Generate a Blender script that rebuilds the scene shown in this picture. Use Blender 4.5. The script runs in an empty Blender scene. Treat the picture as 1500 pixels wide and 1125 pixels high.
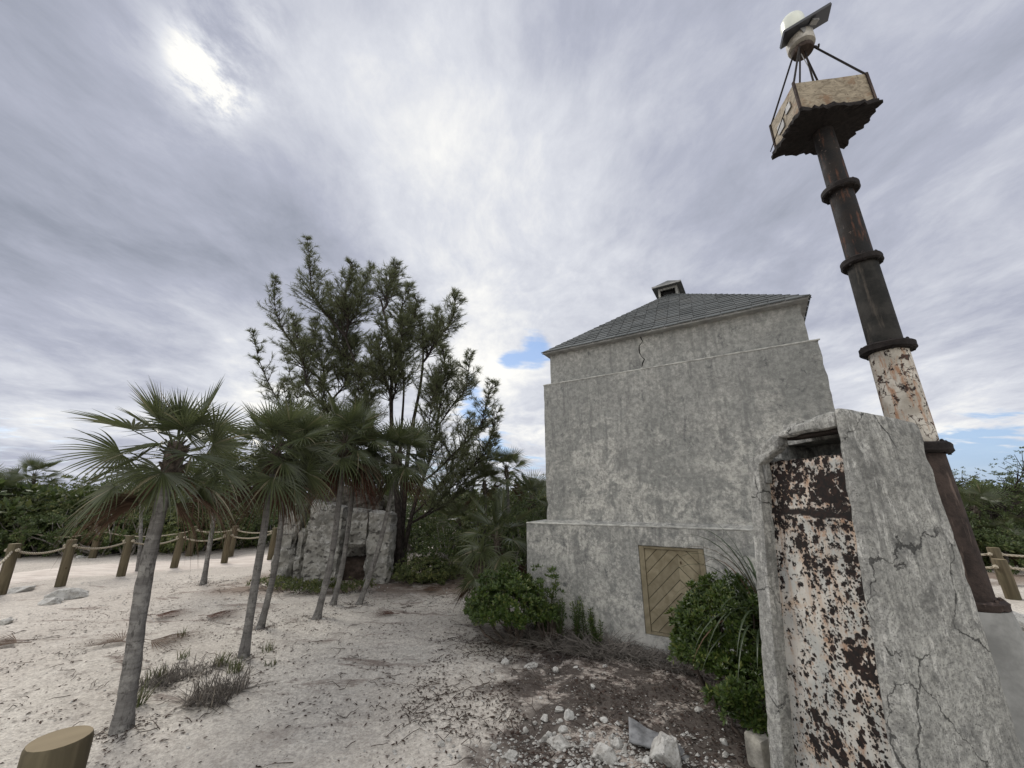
import bpy, bmesh, math, random
from math import sin, cos, pi, radians, atan2, sqrt, hypot
from mathutils import Vector, Matrix, noise as mn
random.seed(7)
S = bpy.context.scene
COL = S.collection
V = Vector

# ------------------------------------------------------------------ camera, sky, sun
CAM_Z = 1.6
PITCH = math.atan(171/570)
cam_d = bpy.data.cameras.new('camera'); cam = bpy.data.objects.new('camera', cam_d); COL.objects.link(cam)
cam_d.sensor_width = 36; cam_d.lens = 570/1500*36; cam_d.clip_start = .02; cam_d.clip_end = 5000
cam.location = (0, 0, CAM_Z); cam.rotation_euler = (pi/2+PITCH, 0, 0)
S.camera = cam
S.render.resolution_x = 1024; S.render.resolution_y = 768
S.view_settings.view_transform = 'Standard'; S.view_settings.look = 'None'
S.view_settings.exposure = 0.95; S.view_settings.gamma = 1
SUN_AZ = radians(-46.8); SUN_EL = radians(45)
sun_d = bpy.data.lights.new('sun', 'SUN'); sun = bpy.data.objects.new('sun', sun_d); COL.objects.link(sun)
sun_d.energy = 1.5; sun_d.angle = radians(24); sun_d.color = (1, .96, .9)
sdir = V((sin(SUN_AZ)*cos(SUN_EL), cos(SUN_AZ)*cos(SUN_EL), sin(SUN_EL)))
sun.rotation_euler = (-sdir).to_track_quat('-Z', 'Y').to_euler()

def ray(x, y):                       # photo pixel (1500x1125) -> world direction, only for reading sizes off the photo
    c, s = cos(PITCH), sin(PITCH); u = x-750; v = 562.5-y
    return V((u, 570*c-v*s, 570*s+v*c))

W = bpy.data.worlds.new('World'); S.world = W; W.use_nodes = True
nt = W.node_tree; nt.nodes.clear()
class NB:
    """small node-building helper"""
    def __init__(s, t): s.t = t; s.n = t.nodes; s.l = t.links
    def new(s, ty, **k):
        n = s.n.new(ty)
        for a, b in k.items(): setattr(n, a, b)
        return n
    def put(s, sock, v):
        if isinstance(v, bpy.types.NodeSocket): s.l.new(v, sock)
        elif v is not None: sock.default_value = v
    def m(s, op, a, b=None, c=None, clamp=False):
        n = s.new('ShaderNodeMath', operation=op, use_clamp=clamp)
        s.put(n.inputs[0], a); s.put(n.inputs[1], b)
        if c is not None: s.put(n.inputs[2], c)
        return n.outputs[0]
    def vm(s, op, a, b=None, out=0, scale=None):  # vector maths
        n = s.new('ShaderNodeVectorMath', operation=op)
        s.put(n.inputs[0], a); s.put(n.inputs[1], b)
        if scale is not None: s.put(n.inputs['Scale'], scale)
        return n.outputs[out]
    def mix(s, f, a, b, mode='MIX'):
        n = s.new('ShaderNodeMix', data_type='RGBA', blend_type=mode)
        s.put(n.inputs[0], f)
        for k, v in ((6, a), (7, b)):
            if isinstance(v, (tuple, list)) and len(v) == 3: v = (*v, 1)
            s.put(n.inputs[k], v)
        return n.outputs[2]
    def noise(s, vec, scale, detail=4, rough=.55, dist=0, lac=2, color=False, dim='3D'):
        n = s.new('ShaderNodeTexNoise', noise_dimensions=dim)
        s.put(n.inputs['Vector'], vec); n.inputs['Scale'].default_value = scale
        n.inputs['Detail'].default_value = detail; n.inputs['Roughness'].default_value = rough
        n.inputs['Distortion'].default_value = dist; n.inputs['Lacunarity'].default_value = lac
        return n.outputs['Color' if color else 'Fac']
    def vor(s, vec, scale, feat='F1', out='Distance', rnd=1):
        n = s.new('ShaderNodeTexVoronoi', feature=feat)
        s.put(n.inputs['Vector'], vec); n.inputs['Scale'].default_value = scale; n.inputs['Randomness'].default_value = rnd
        return n.outputs[out]
    def ramp(s, f, lo, hi, a=0., b=1., interp='SMOOTHSTEP'):
        n = s.new('ShaderNodeMapRange', interpolation_type=interp)
        s.put(n.inputs['Value'], f); n.inputs['From Min'].default_value = lo; n.inputs['From Max'].default_value = hi
        n.inputs['To Min'].default_value = a; n.inputs['To Max'].default_value = b
        return n.outputs[0]
    def xyz(s, v):
        n = s.new('ShaderNodeSeparateXYZ'); s.put(n.inputs[0], v); return n.outputs
    def comb(s, x, y, z):
        n = s.new('ShaderNodeCombineXYZ')
        for i, v in enumerate((x, y, z)): s.put(n.inputs[i], v)
        return n.outputs[0]

B = NB(nt)
sky = B.new('ShaderNodeTexSky', sky_type='NISHITA', sun_disc=False)
sky.sun_elevation = SUN_EL; sky.sun_rotation = SUN_AZ; sky.altitude = 5; sky.air_density = 1; sky.dust_density = 1.2
D = B.new('ShaderNodeTexCoord').outputs['Generated']
D = B.vm('NORMALIZE', D)
dx, dy, dz = B.xyz(D)
den = B.m('MAXIMUM', B.m('ADD', dz, .14), .05)
P = B.comb(B.m('DIVIDE', dx, den), B.m('DIVIDE', dy, den), 0)
# cloud streaks run away from the lower middle up to the left and right
warp = B.vm('SCALE', B.vm('SUBTRACT', B.noise(P, .9, 3, .5, color=True), (.5, .5, .5)), None, scale=.5)
Pw = B.vm('ADD', P, warp)
def rotscale(v, ang, sx, sy):
    n = B.new('ShaderNodeMapping'); n.inputs['Rotation'].default_value = (0, 0, ang); n.inputs['Scale'].default_value = (sx, sy, 1)
    B.put(n.inputs[0], v); return n.outputs[0]
n1 = B.noise(rotscale(Pw, radians(35), .62, 1.15), 1.0, 7, .52)
n2 = B.noise(rotscale(Pw, radians(-30), 1.15, .8), 2.1, 8, .6)
n3 = B.noise(rotscale(Pw, radians(40), 1.3, .8), 5.0, 9, .68)
f = B.m('ADD', B.m('MULTIPLY', n1, .42), B.m('ADD', B.m('MULTIPLY', n2, .34), B.m('MULTIPLY', n3, .24)))
tex = B.ramp(f, .36, .66, -.5, .5, 'LINEAR')
def blob(x, y, k, amp):              # soft cloud mass around one direction of the sky
    d = B.vm('DOT_PRODUCT', D, tuple(ray(x, y).normalized()), out=1)
    return B.m('MULTIPLY', B.m('EXPONENT', B.m('MULTIPLY', B.m('SUBTRACT', d, 1.0), k)), amp)
def total(lst):
    t = lst[0]
    for q in lst[1:]: t = B.m('ADD', t, q)
    return t
bias = total([blob(*a) for a in (
    (300, 100, 60, .10), (430, 110, 60, .04), (560, 200, 26, .06),
    (620, 320, 14, .10), (780, 60, 14, .08), (700, 620, 26, .26), (780, 420, 26, .14), (540, 60, 60, .08), (760, 180, 40, .08),
    (60, 230, 9, -.22), (200, 330, 14, -.06), (420, 400, 40, -.18), (480, 300, 90, -.08), (60, 545, 120, .16), (20, 600, 200, .16), (380, 520, 120, .26), (330, 560, 60, .14), (650, 480, 60, .14),
    (1380, 240, 10, -.08), (800, 90, 300, -.10), (860, 40, 200, -.08), (1300, 640, 60, .24), (1420, 620, 200, .16), (330, 10, 300, -.22), (560, 5, 500, -.08), (250, 650, 60, .1))])
glow = total([blob(*a) for a in ((278, 78, 1300, .20), (300, 108, 900, .26), (330, 145, 1600, .18), (375, 25, 900, .12), (310, 100, 200, .14))])
bias = B.m('ADD', bias, B.m('MULTIPLY', glow, B.ramp(B.noise(rotscale(Pw, radians(60), 1.5, .9), 7.5, 9, .68), .34, .64, .1, 1.5)))
bias = B.m('ADD', bias, B.ramp(dy, -.15, -.9, 0, .42))          # unseen cloud behind the camera brightened as added fill for camera-facing sides
lum = B.m('ADD', B.m('ADD', bias, .60), B.m('MULTIPLY', tex, .54), clamp=True)
cr = B.new('ShaderNodeValToRGB'); B.put(cr.inputs[0], lum)
e = cr.color_ramp.elements
e[0].position = 0; e[0].color = (.21, .24, .30, 1)
e[1].position = 1; e[1].color = (1.0, .99, .95, 1)
for p, c_ in ((.28, (.31, .335, .405, 1)), (.52, (.45, .472, .565, 1)), (.78, (.70, .72, .78, 1))):
    q = e.new(p); q.color = c_
# thin places where the blue shows
holes = total([blob(*a) for a in ((782, 512, 700, .48), (745, 525, 2500, .28), (698, 600, 900, .55), (725, 655, 1100, .48), (690, 560, 3000, .3), (1450, 690, 260, .62), (1440, 470, 500, .06), (790, 690, 400, .3), (30, 660, 250, .22), (620, 690, 300, .18), (640, 720, 200, .2))])
nh = B.noise(rotscale(Pw, radians(10), .8, 1.6), 3.2, 7, .6)
hole = B.ramp(B.m('ADD', holes, B.m('MULTIPLY', B.m('SUBTRACT', nh, .5), 1.1)), .20, .44, 0, .9)
bg = B.new('ShaderNodeBackground'); bg.inputs['Strength'].default_value = .12
cl = B.vm('SCALE', cr.outputs[0], None, scale=B.m('MULTIPLY', B.ramp(dy, -.05, -.7, 1, 1.6), 4.45))  # cloud behind the camera boosted further, extra fill from out of view
blue = B.mix(.45, B.vm('SCALE', sky.outputs[0], None, scale=.55), (1.6, 2.6, 4.6))
cc = B.mix(hole, cl, blue)
B.put(bg.inputs[0], cc)
B.l.new(bg.outputs[0], B.new('ShaderNodeOutputWorld').inputs[0])

# ------------------------------------------------------------------ mesh helpers
class MB:
    def __init__(s): s.v = []; s.f = []; s.m = []; s.uv = []
    def add(s, vs, fs, mi=0):
        o = len(s.v); s.v.extend(vs)
        for f in fs: s.f.append(tuple(i+o for i in f)); s.m.append(mi)
    def box(s, c, dim, R=None, mi=0):
        x, y, z = dim[0]/2, dim[1]/2, dim[2]/2
        vs = [V((a*x, b*y, d*z)) for a in (-1, 1) for b in (-1, 1) for d in (-1, 1)]
        if R: vs = [R @ q for q in vs]
        c = V(c)
        s.add([tuple(q+c) for q in vs], [(0, 1, 3, 2), (4, 6, 7, 5), (0, 4, 5, 1), (2, 3, 7, 6), (0, 2, 6, 4), (1, 5, 7, 3)], mi)
    def tube(s, pts, rad, n=8, mi=0, cap=True, rough=0., seed=0.):
        pts = [V(p) for p in pts]; k = len(pts)
        if not hasattr(rad, '__len__'): rad = [rad]*k
        up = V((0, 0, 1)); t0 = (pts[1]-pts[0]).normalized()
        a = t0.cross(up)
        if a.length < .05: a = t0.cross(V((1, 0, 0)))
        a.normalize(); vs = []
        for i, p in enumerate(pts):
            t = (pts[min(i+1, k-1)]-pts[max(i-1, 0)]).normalized()
            a = (a - t*a.dot(t)).normalized(); b = t.cross(a)
            for j in range(n):
                an = 2*pi*j/n; r = rad[i]
                if rough: r *= 1+rough*mn.noise(V((cos(an)*1.5+seed, sin(an)*1.5, p.length*9)))
                vs.append(tuple(p+(a*cos(an)+b*sin(an))*r))
        fs = [(i*n+j, i*n+(j+1) % n, (i+1)*n+(j+1) % n, (i+1)*n+j) for i in range(k-1) for j in range(n)]
        if cap: fs.append(tuple(range(n-1, -1, -1))); fs.append(tuple((k-1)*n+j for j in range(n)))
        s.add(vs, fs, mi)
    def lathe(s, prof, c=(0, 0, 0), n=32, mi=0):
        vs = []; k = len(prof)
        for r, z in prof:
            for j in range(n):
                an = 2*pi*j/n; vs.append((c[0]+r*cos(an), c[1]+r*sin(an), c[2]+z))
        fs = [(i*n+j, i*n+(j+1) % n, (i+1)*n+(j+1) % n, (i+1)*n+j) for i in range(k-1) for j in range(n)]
        fs.append(tuple(range(n-1, -1, -1))); fs.append(tuple((k-1)*n+j for j in range(n)))
        s.add(vs, fs, mi)
    def obj(s, name, mat, parent=None, smooth=False, loc=None):
        me = bpy.data.meshes.new(name); me.from_pydata(s.v, [], s.f)
        for q in (mat if isinstance(mat, list) else [mat]): me.materials.append(q)
        if any(s.m): me.polygons.foreach_set('material_index', s.m)
        if smooth:
            me.polygons.foreach_set('use_smooth', [True]*len(s.f)); me.update()
            if len(s.f) < 20000: me.set_sharp_from_angle(angle=radians(38))
        me.update()
        o = bpy.data.objects.new(name, me); COL.objects.link(o)
        if loc is not None: o.location = loc
        if parent: o.parent = parent
        return o
def tag(o, label=None, cat=None, group=None, kind=None):
    if label: o['label'] = label
    if cat: o['category'] = cat
    if group: o['group'] = group
    if kind: o['kind'] = kind
    return o
def thing(name, label, cat, loc=(0, 0, 0), group=None, rz=0):
    o = bpy.data.objects.new(name, None); COL.objects.link(o); o.location = loc; o.rotation_euler = (0, 0, rz)
    o.empty_display_size = .2
    return tag(o, label, cat, group)
def dup(o, loc, rz=0, label=None, scale=None):
    r = o.copy(); COL.objects.link(r); r.location = loc; r.rotation_euler = (0, 0, rz)
    if scale: r.scale = (scale, scale, scale)
    if label: r['label'] = label
    for ch in list(o.children):
        c = ch.copy(); COL.objects.link(c); c.parent = r
    return r
def R_(a=-1, b=1): return random.uniform(a, b)
def fbm(x, y, z=0, o=3):
    t = 0; a = .5
    for i in range(o): t += a*mn.noise(V((x, y, z))); x *= 2.1; y *= 2.1; z *= 2.1; a *= .5
    return t

def block(corner, cuts=(6, 6, 6), amp=.008, fr=9., seed=0., chip=0., chipfr=5):
    """solid block from 8 corners (order xyz bits) with a rough surface; shared, welded vertices"""
    mb = MB(); idx = {}
    nx, ny, nz = cuts
    C8 = [V(c) for c in corner]
    cen = sum(C8, V())/8
    def pt(i, j, k):
        key = (i, j, k)
        if key in idx: return idx[key]
        a, b, c = i/nx, j/ny, k/nz
        p = V()
        for q in range(8):
            w = (a if q & 4 else 1-a)*(b if q & 2 else 1-b)*(c if q & 1 else 1-c); p += C8[q]*w
        nrm = V(((i == nx)-(i == 0), (j == ny)-(j == 0), (k == nz)-(k == 0)))
        ex = (C8[4]-C8[0]).normalized(); ey = (C8[2]-C8[0]).normalized(); ez = (C8[1]-C8[0]).normalized()
        d = ex*nrm.x+ey*nrm.y+ez*nrm.z
        ed = abs(nrm.x)+abs(nrm.y)+abs(nrm.z)
        d.normalize() if d.length else None
        h = mn.noise(p*fr+V((seed, 0, 0)))*amp + mn.noise(p*fr*3.1+V((seed, 3, 0)))*amp*.5
        if ed >= 2: h -= amp*.9*(ed-1) + chip*.7*max(0, mn.noise(p*chipfr*2.6+V((0, seed, 7)))-.15)
        p = p + d*h
        mb.v.append(tuple(p)); idx[key] = len(mb.v)-1
        return idx[key]
    def q4(a, b, c, d): mb.f.append((a, b, c, d)); mb.m.append(0)
    for j in range(ny):
        for k in range(nz):
            q4(pt(0, j, k), pt(0, j, k+1), pt(0, j+1, k+1), pt(0, j+1, k)); q4(pt(nx, j, k), pt(nx, j+1, k), pt(nx, j+1, k+1), pt(nx, j, k+1))
    for i in range(nx):
        for k in range(nz):
            q4(pt(i, 0, k), pt(i+1, 0, k), pt(i+1, 0, k+1), pt(i, 0, k+1)); q4(pt(i, ny, k), pt(i, ny, k+1), pt(i+1, ny, k+1), pt(i+1, ny, k))
    for i in range(nx):
        for j in range(ny):
            q4(pt(i, j, 0), pt(i, j+1, 0), pt(i+1, j+1, 0), pt(i+1, j, 0)); q4(pt(i, j, nz), pt(i+1, j, nz), pt(i+1, j+1, nz), pt(i, j+1, nz))
    return mb

# ------------------------------------------------------------------ ground height
def sst(a, b, x):
    t = min(1, max(0, (x-a)/(b-a))); return t*t*(3-2*t)
def gh(x, y):
    near = 1-sst(14, 30, hypot(x, y))
    h = .05*mn.noise(V((x*.4, y*.4, 3)))+.03*mn.noise(V((x*1.1, y*1.1, 9)))
    h += .16*sst(6.2, 8.2, x)*(1-sst(12, 18, y))
    return h*near
def ghf(x, y):                       # with the small bumps
    return gh(x, y)+.018*mn.noise(V((x*3.4, y*3.4, 1)))+.012*mn.noise(V((x*8, y*8, 5)))+.007*mn.noise(V((x*19, y*19, 2)))
def at(x, y, z=0.):                  # ground point seen at a photo pixel
    r = ray(x, y); t = (z-CAM_Z)/r.z
    return V((r.x*t, r.y*t, z))
def G(x, y):
    p = at(x, y); p = at(x, y, gh(p.x, p.y)) if abs(p.x) < 20 else p
    return V((p.x, p.y, gh(p.x, p.y)))
def atY(x, y, Y):
    r = ray(x, y); t = Y/r.y
    return V((r.x*t, Y, CAM_Z+r.z*t))

# ------------------------------------------------------------------ materials
def mat(name, fn, rough=.85, spec=.3):
    m = bpy.data.materials.new(name); m.use_nodes = True
    t = m.node_tree; t.nodes.clear(); b = NB(t)
    out = b.new('ShaderNodeOutputMaterial'); p = b.new('ShaderNodeBsdfPrincipled')
    p.inputs['Roughness'].default_value = rough; p.inputs['Specular IOR Level'].default_value = spec
    b.l.new(p.outputs[0], out.inputs[0]); b.p = p; b.out = out
    fn(b); return m
def bump(b, h, strength=.5, dist=.01, prev=None):
    n = b.new('ShaderNodeBump'); n.inputs['Strength'].default_value = strength; n.inputs['Distance'].default_value = dist
    b.put(n.inputs['Height'], h)
    if prev: b.put(n.inputs['Normal'], prev)
    return n.outputs[0]
def pos(b): return b.new('ShaderNodeNewGeometry').outputs['Position']
def island(b): return b.new('ShaderNodeNewGeometry').outputs['Random Per Island']
def setc(b, c): b.put(b.p.inputs['Base Color'], (*c, 1) if isinstance(c, tuple) else c)
def setn(b, n): b.put(b.p.inputs['Normal'], n)
def sc(b, v, s_): return b.vm('MULTIPLY', v, s_)

def m_wall(b):
    p = pos(b)
    big = b.noise(p, .9, 5, .6); mid = b.noise(p, 4.2, 7, .68, .6); fin = b.noise(p, 34, 5, .7)
    c = b.mix(b.ramp(big, .35, .65), (.27, .272, .252), (.36, .357, .33))
    _, _, z = b.xyz(p)
    # lighter lime bloom in the lower half of the walls
    low = b.ramp(z, 3.1, 1.6)
    w = b.ramp(b.m('ADD', mid, b.m('MULTIPLY', low, .07)), .50, .575)
    w = b.m('MULTIPLY', w, b.ramp(b.noise(p, 1.3, 4, .6), .36, .58))
    w2 = b.m('MULTIPLY', b.ramp(b.noise(p, 15, 7, .74, .5), .53, .62), .75)
    w = b.m('MAXIMUM', w, b.m('MULTIPLY', w2, low))
    c = b.mix(b.m('MULTIPLY', w, b.m('ADD', .3, b.m('MULTIPLY', low, .5))), c, (.64, .62, .56))
    # dark streaks
    st = b.noise(sc(b, p, (6, 6, .7)), 1.6, 6, .66, .4)
    dk = b.m('MULTIPLY', b.ramp(st, .50, .64), b.ramp(b.noise(p, .9, 3, .5), .40, .56))
    c = b.mix(b.m('MULTIPLY', dk, .42), c, (.075, .078, .08))
    mold = b.m('MULTIPLY', b.ramp(b.noise(sc(b, p, (1, 1, .7)), 9.5, 8, .76, .3), .55, .65), b.ramp(b.noise(p, 1.6, 3, .5), .44, .58))
    c = b.mix(b.m('MULTIPLY', mold, .85), c, (.075, .077, .08))
    c = b.mix(b.ramp(b.noise(p, 19, 7, .8), .42, .60, 0, .6), c, (.13, .13, .125)); c = b.mix(b.ramp(fin, .3, .7, 0, .4), c, (.13, .13, .125))
    run = b.noise(sc(b, p, (17, 17, .55)), 1.0, 5, .7)
    und = b.m('MAXIMUM', b.m('MULTIPLY', b.ramp(z, 2.5, 3.28), b.ramp(z, 3.30, 3.29)), b.m('MULTIPLY', b.ramp(z, .5, 1.30), b.ramp(z, 1.33, 1.32)))
    c = b.mix(b.m('MULTIPLY', b.m('MULTIPLY', und, b.ramp(run, .48, .64)), .32), c, (.10, .10, .098))
    foot = b.m('MULTIPLY', b.ramp(z, .42, .06), b.ramp(b.noise(p, 6, 6, .7), .40, .56))
    c = b.mix(b.m('MULTIPLY', foot, .7), c, (.55, .53, .49))
    sp = b.ramp(b.vor(p, 26), .09, .05); sp = b.m('MULTIPLY', sp, b.ramp(b.noise(p, 2.4, 2), .52, .6))
    c = b.mix(b.m('MULTIPLY', sp, .7), c, (.45, .44, .41))
    setc(b, c)
    n = bump(b, b.m('ADD', b.m('MULTIPLY', mid, .6), b.m('MULTIPLY', fin, .35)), .7, .02)
    n = bump(b, b.noise(p, 110, 3, .7), .35, .004, n)
    setn(b, n)
M_wall = mat('weathered_render', m_wall, .92, .2)

def m_conc(b):
    p = pos(b)
    big = b.noise(p, 1.8, 5, .6); mid = b.noise(p, 9, 7, .7, .3); fin = b.noise(p, 60, 4, .75)
    c = b.mix(b.ramp(big, .35, .65), (.33, .328, .305), (.45, .445, .41))
    st = b.noise(sc(b, p, (16, 16, 1.1)), 1.5, 6, .65, .3)
    c = b.mix(b.m('MULTIPLY', b.ramp(st, .50, .70), .6), c, (.10, .10, .098))
    c = b.mix(b.m('MULTIPLY', b.ramp(mid, .52, .64), .7), c, (.13, .13, .125))
    wh = b.m('MULTIPLY', b.ramp(b.noise(sc(b, p, (8, 8, 1.6)), 2.2, 7, .74, .5), .50, .57), b.ramp(b.noise(p, 2.5, 3), .42, .54))
    c = b.mix(b.m('MULTIPLY', wh, .85), c, (.62, .61, .57))
    c = b.mix(b.ramp(b.noise(p, 38, 6, .8), .38, .62, .65, 0), c, (.12, .12, .115))
    pit = b.ramp(b.vor(p, 95), .10, .3)
    c = b.mix(b.m('MULTIPLY', b.m('SUBTRACT', 1, pit), .55), c, (.09, .09, .085))
    # a few long cracks
    wp = b.vm('ADD', p, b.vm('SCALE', b.vm('SUBTRACT', b.noise(p, 9, 6, .6, color=True), (.5, .5, .5)), None, scale=.13))
    e_ = b.vor(wp, 1.7, 'DISTANCE_TO_EDGE')
    cr_ = b.m('MULTIPLY', b.ramp(b.m('SUBTRACT', e_, b.ramp(b.noise(p, 7, 3), .42, .66, 0, .007)), .004, 0), b.ramp(b.noise(p, 2.1, 2), .44, .50))
    c = b.mix(b.m('MULTIPLY', cr_, .85), c, (.05, .05, .048))
    setc(b, c)
    h = b.m('SUBTRACT', b.m('ADD', b.m('MULTIPLY', mid, .7), b.m('MULTIPLY', pit, .15)), b.m('MULTIPLY', cr_, .5))
    n = bump(b, h, .9, .03); n = bump(b, b.noise(p, 38, 6, .8), .9, .014, n); setn(b, n)
M_conc = mat('coarse_concrete', m_conc, .95, .2)

def total_(l, b):
    t = l[0]
    for q in l[1:]: t = b.m('ADD', t, q)
    return t
def m_panel(b):
    p = pos(b)
    _, _, z = b.xyz(p)
    wp = b.vm('ADD', p, b.vm('SCALE', b.vm('SUBTRACT', b.noise(p, 30, 5, .7, color=True), (.5, .5, .5)), None, scale=.045))
    dens = b.noise(sc(b, p, (1, 1, .7)), 5.5, 4, .62)
    up = b.ramp(z, .7, 1.78, -.02, .08)
    th = b.m('ADD', b.m('ADD', b.m('MULTIPLY', b.m('SUBTRACT', dens, .5), 1.9), .37), up)
    def holes_(q, soft):
        v = b.vor(q, 27); ns = b.m('ADD', b.noise(q, 24, 6, .68), b.m('MULTIPLY', up, .8))
        a1 = b.ramp(b.m('SUBTRACT', th, v), -.012-soft, .02); a2 = b.ramp(ns, .572-soft*.6, .60)
        return b.m('MAXIMUM', a1, a2)
    rust = holes_(wp, 0)
    rust = b.m('MAXIMUM', rust, b.ramp(b.m('SUBTRACT', b.m('SUBTRACT', th, .02), b.vor(b.vm('ADD', wp, (3, 1, 2)), 60)), -.012, .022))
    drip = total_([b.m('MULTIPLY', holes_(b.vm('ADD', wp, (0, 0, o_)), .05), k_) for o_, k_ in ((.012, .4), (.03, .32), (.06, .25), (.10, .18))], b)
    band = b.ramp(b.m('ABSOLUTE', b.m('SUBTRACT', b.m('ADD', z, b.m('MULTIPLY', b.m('SUBTRACT', b.noise(p, 9, 3), .5), .09)), 1.53)), .026, .012)
    rust = b.m('MAXIMUM', rust, band)
    streak = b.noise(sc(b, p, (14, 14, 1.0)), 1.6, 5, .6)
    c = b.mix(b.ramp(b.noise(p, 5, 4), .35, .65), (.32, .325, .305), (.47, .45, .405))
    c = b.mix(b.m('MULTIPLY', b.ramp(streak, .46, .68), b.ramp(z, .55, 1.5, .12, .55)), c, (.36, .20, .10))
    c = b.mix(b.m('MULTIPLY', b.ramp(b.noise(p, 11, 5, .7), .52, .66), .7), c, (.36, .26, .18))
    c = b.mix(b.m('MULTIPLY', b.ramp(drip, .15, .9), b.ramp(b.noise(sc(b, p, (30, 30, 3)), 1.4, 4, .65), .38, .62, .15, .8)), c, (.27, .15, .085))
    rc = b.mix(b.ramp(b.noise(p, 45, 4, .7), .4, .65), (.005, .0035, .003), (.019, .009, .0065))
    setc(b, b.mix(rust, c, rc))
    b.put(b.p.inputs['Roughness'], b.ramp(rust, 0, 1, .55, .95))
    h = b.m('ADD', b.m('MULTIPLY', rust, -.8), b.m('MULTIPLY', b.noise(p, 50, 4), .3))
    setn(b, bump(b, h, .9, .006))
M_panel = mat('rusted_painted_steel', m_panel, .6, .4)

def m_pole(b):
    p = pos(b); _, _, z = b.xyz(p)
    n1 = b.noise(p, 6, 6, .65); n2 = b.noise(sc(b, p, (12, 12, 2)), 1.6, 5, .65); n3 = b.noise(p, 40, 4, .7)
    c = b.mix(b.ramp(n1, .35, .65), (.008, .0075, .0075), (.024, .020, .018))
    c = b.mix(b.m('MULTIPLY', b.ramp(n2, .54, .66), .75), c, (.10, .045, .028))
    fl = b.m('MULTIPLY', b.ramp(b.noise(p, 26, 5, .7), .62, .66), b.ramp(b.noise(p, 3, 2), .5, .58))
    c = b.mix(fl, c, (.22, .17, .14)); setc(b, c)
    b.put(b.p.inputs['Roughness'], b.ramp(n1, .3, .7, .6, .9))
    setn(b, bump(b, b.m('ADD', n3, n1), .5, .006))
M_pole = mat('black_rusted_iron', m_pole, .75, .2)
def m_pole2(b):
    p = pos(b); _, _, z = b.xyz(p)
    n1 = b.noise(p, 6, 6, .65); n3 = b.noise(p, 40, 4, .7)
    c = b.mix(b.ramp(n1, .35, .65), (.013, .013, .012), (.031, .029, .026))
    c = b.mix(b.ramp(b.noise(sc(b, p, (9, 9, 1.4)), 1.6, 5, .65), .52, .72, 0, .6), c, (.10, .085, .07)); setc(b, c)
    setn(b, bump(b, b.m('ADD', n3, n1), .5, .006))
M_pole2 = mat('grey_rusted_iron', m_pole2, .8, .2)
def m_peel(b):
    p = pos(b); _, _, z = b.xyz(p)
    wp = b.vm('ADD', p, b.vm('SCALE', b.vm('SUBTRACT', b.noise(p, 14, 3, .6, color=True), (.5, .5, .5)), None, scale=.07))
    ed = b.vor(wp, 9, 'DISTANCE_TO_EDGE')
    n1 = b.noise(p, 5, 6, .65)
    c = b.mix(b.ramp(n1, .35, .65), (.30, .27, .225), (.50, .465, .405))
    c = b.mix(b.m('MULTIPLY', b.ramp(b.noise(sc(b, p, (10, 10, 2)), 1.6, 5, .7), .50, .64), .85), c, (.28, .14, .07))
    dk = b.m('MAXIMUM', b.m('MULTIPLY', b.ramp(ed, .022, .004), b.ramp(b.noise(p, 5, 2), .50, .58)), b.ramp(b.noise(wp, 13, 6, .7), .555, .585))
    low = b.ramp(z, 1.62, 1.42)           # paint is gone below the hidden joint
    dk = b.m('MAXIMUM', dk, b.m('MULTIPLY', low, b.ramp(b.noise(p, 22, 4, .6), .68, .62)))
    c = b.mix(dk, c, b.mix(b.ramp(b.noise(p, 30, 4), .4, .6), (.018, .012, .010), (.07, .032, .02)))
    setc(b, c); setn(b, bump(b, b.m('ADD', b.m('MULTIPLY', dk, -.8), b.m('MULTIPLY', b.noise(p, 50, 4), .4)), .9, .008))
M_peel = mat('peeling_white_paint_iron', m_peel, .7, .3)
def m_lowpole(b):
    p = pos(b)
    n1 = b.noise(p, 7, 6, .65); n2 = b.noise(sc(b, p, (10, 10, 1.6)), 1.6, 5, .65)
    c = b.mix(b.ramp(n1, .35, .65), (.024, .018, .016), (.055, .040, .034))
    c = b.mix(b.m('MULTIPLY', b.ramp(n2, .56, .68), .6), c, (.16, .12, .10)); setc(b, c)
    setn(b, bump(b, b.m('ADD', n1, b.noise(p, 50, 4)), .7, .008))
M_lowpole = mat('brown_rusted_iron', m_lowpole, .85, .2)
def m_platbox(b):
    p = pos(b)
    st = b.noise(b.vm('MULTIPLY', p, (5, 5, 9)), 1.8, 6, .7, 1.2)
    c = b.mix(b.ramp(st, .35, .65), (.15, .122, .085), (.31, .262, .19))
    c = b.mix(b.m('MULTIPLY', b.ramp(b.noise(p, 4.5, 5, .65), .54, .66), .6), c, (.17, .085, .04))
    c = b.mix(b.m('MULTIPLY', b.ramp(b.noise(p, 24, 5, .7), .6, .66), .8), c, (.07, .045, .03))
    setc(b, c); setn(b, bump(b, st, .4, .006))
M_platbox = mat('stained_cream_panel', m_platbox, .75, .3)

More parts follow.
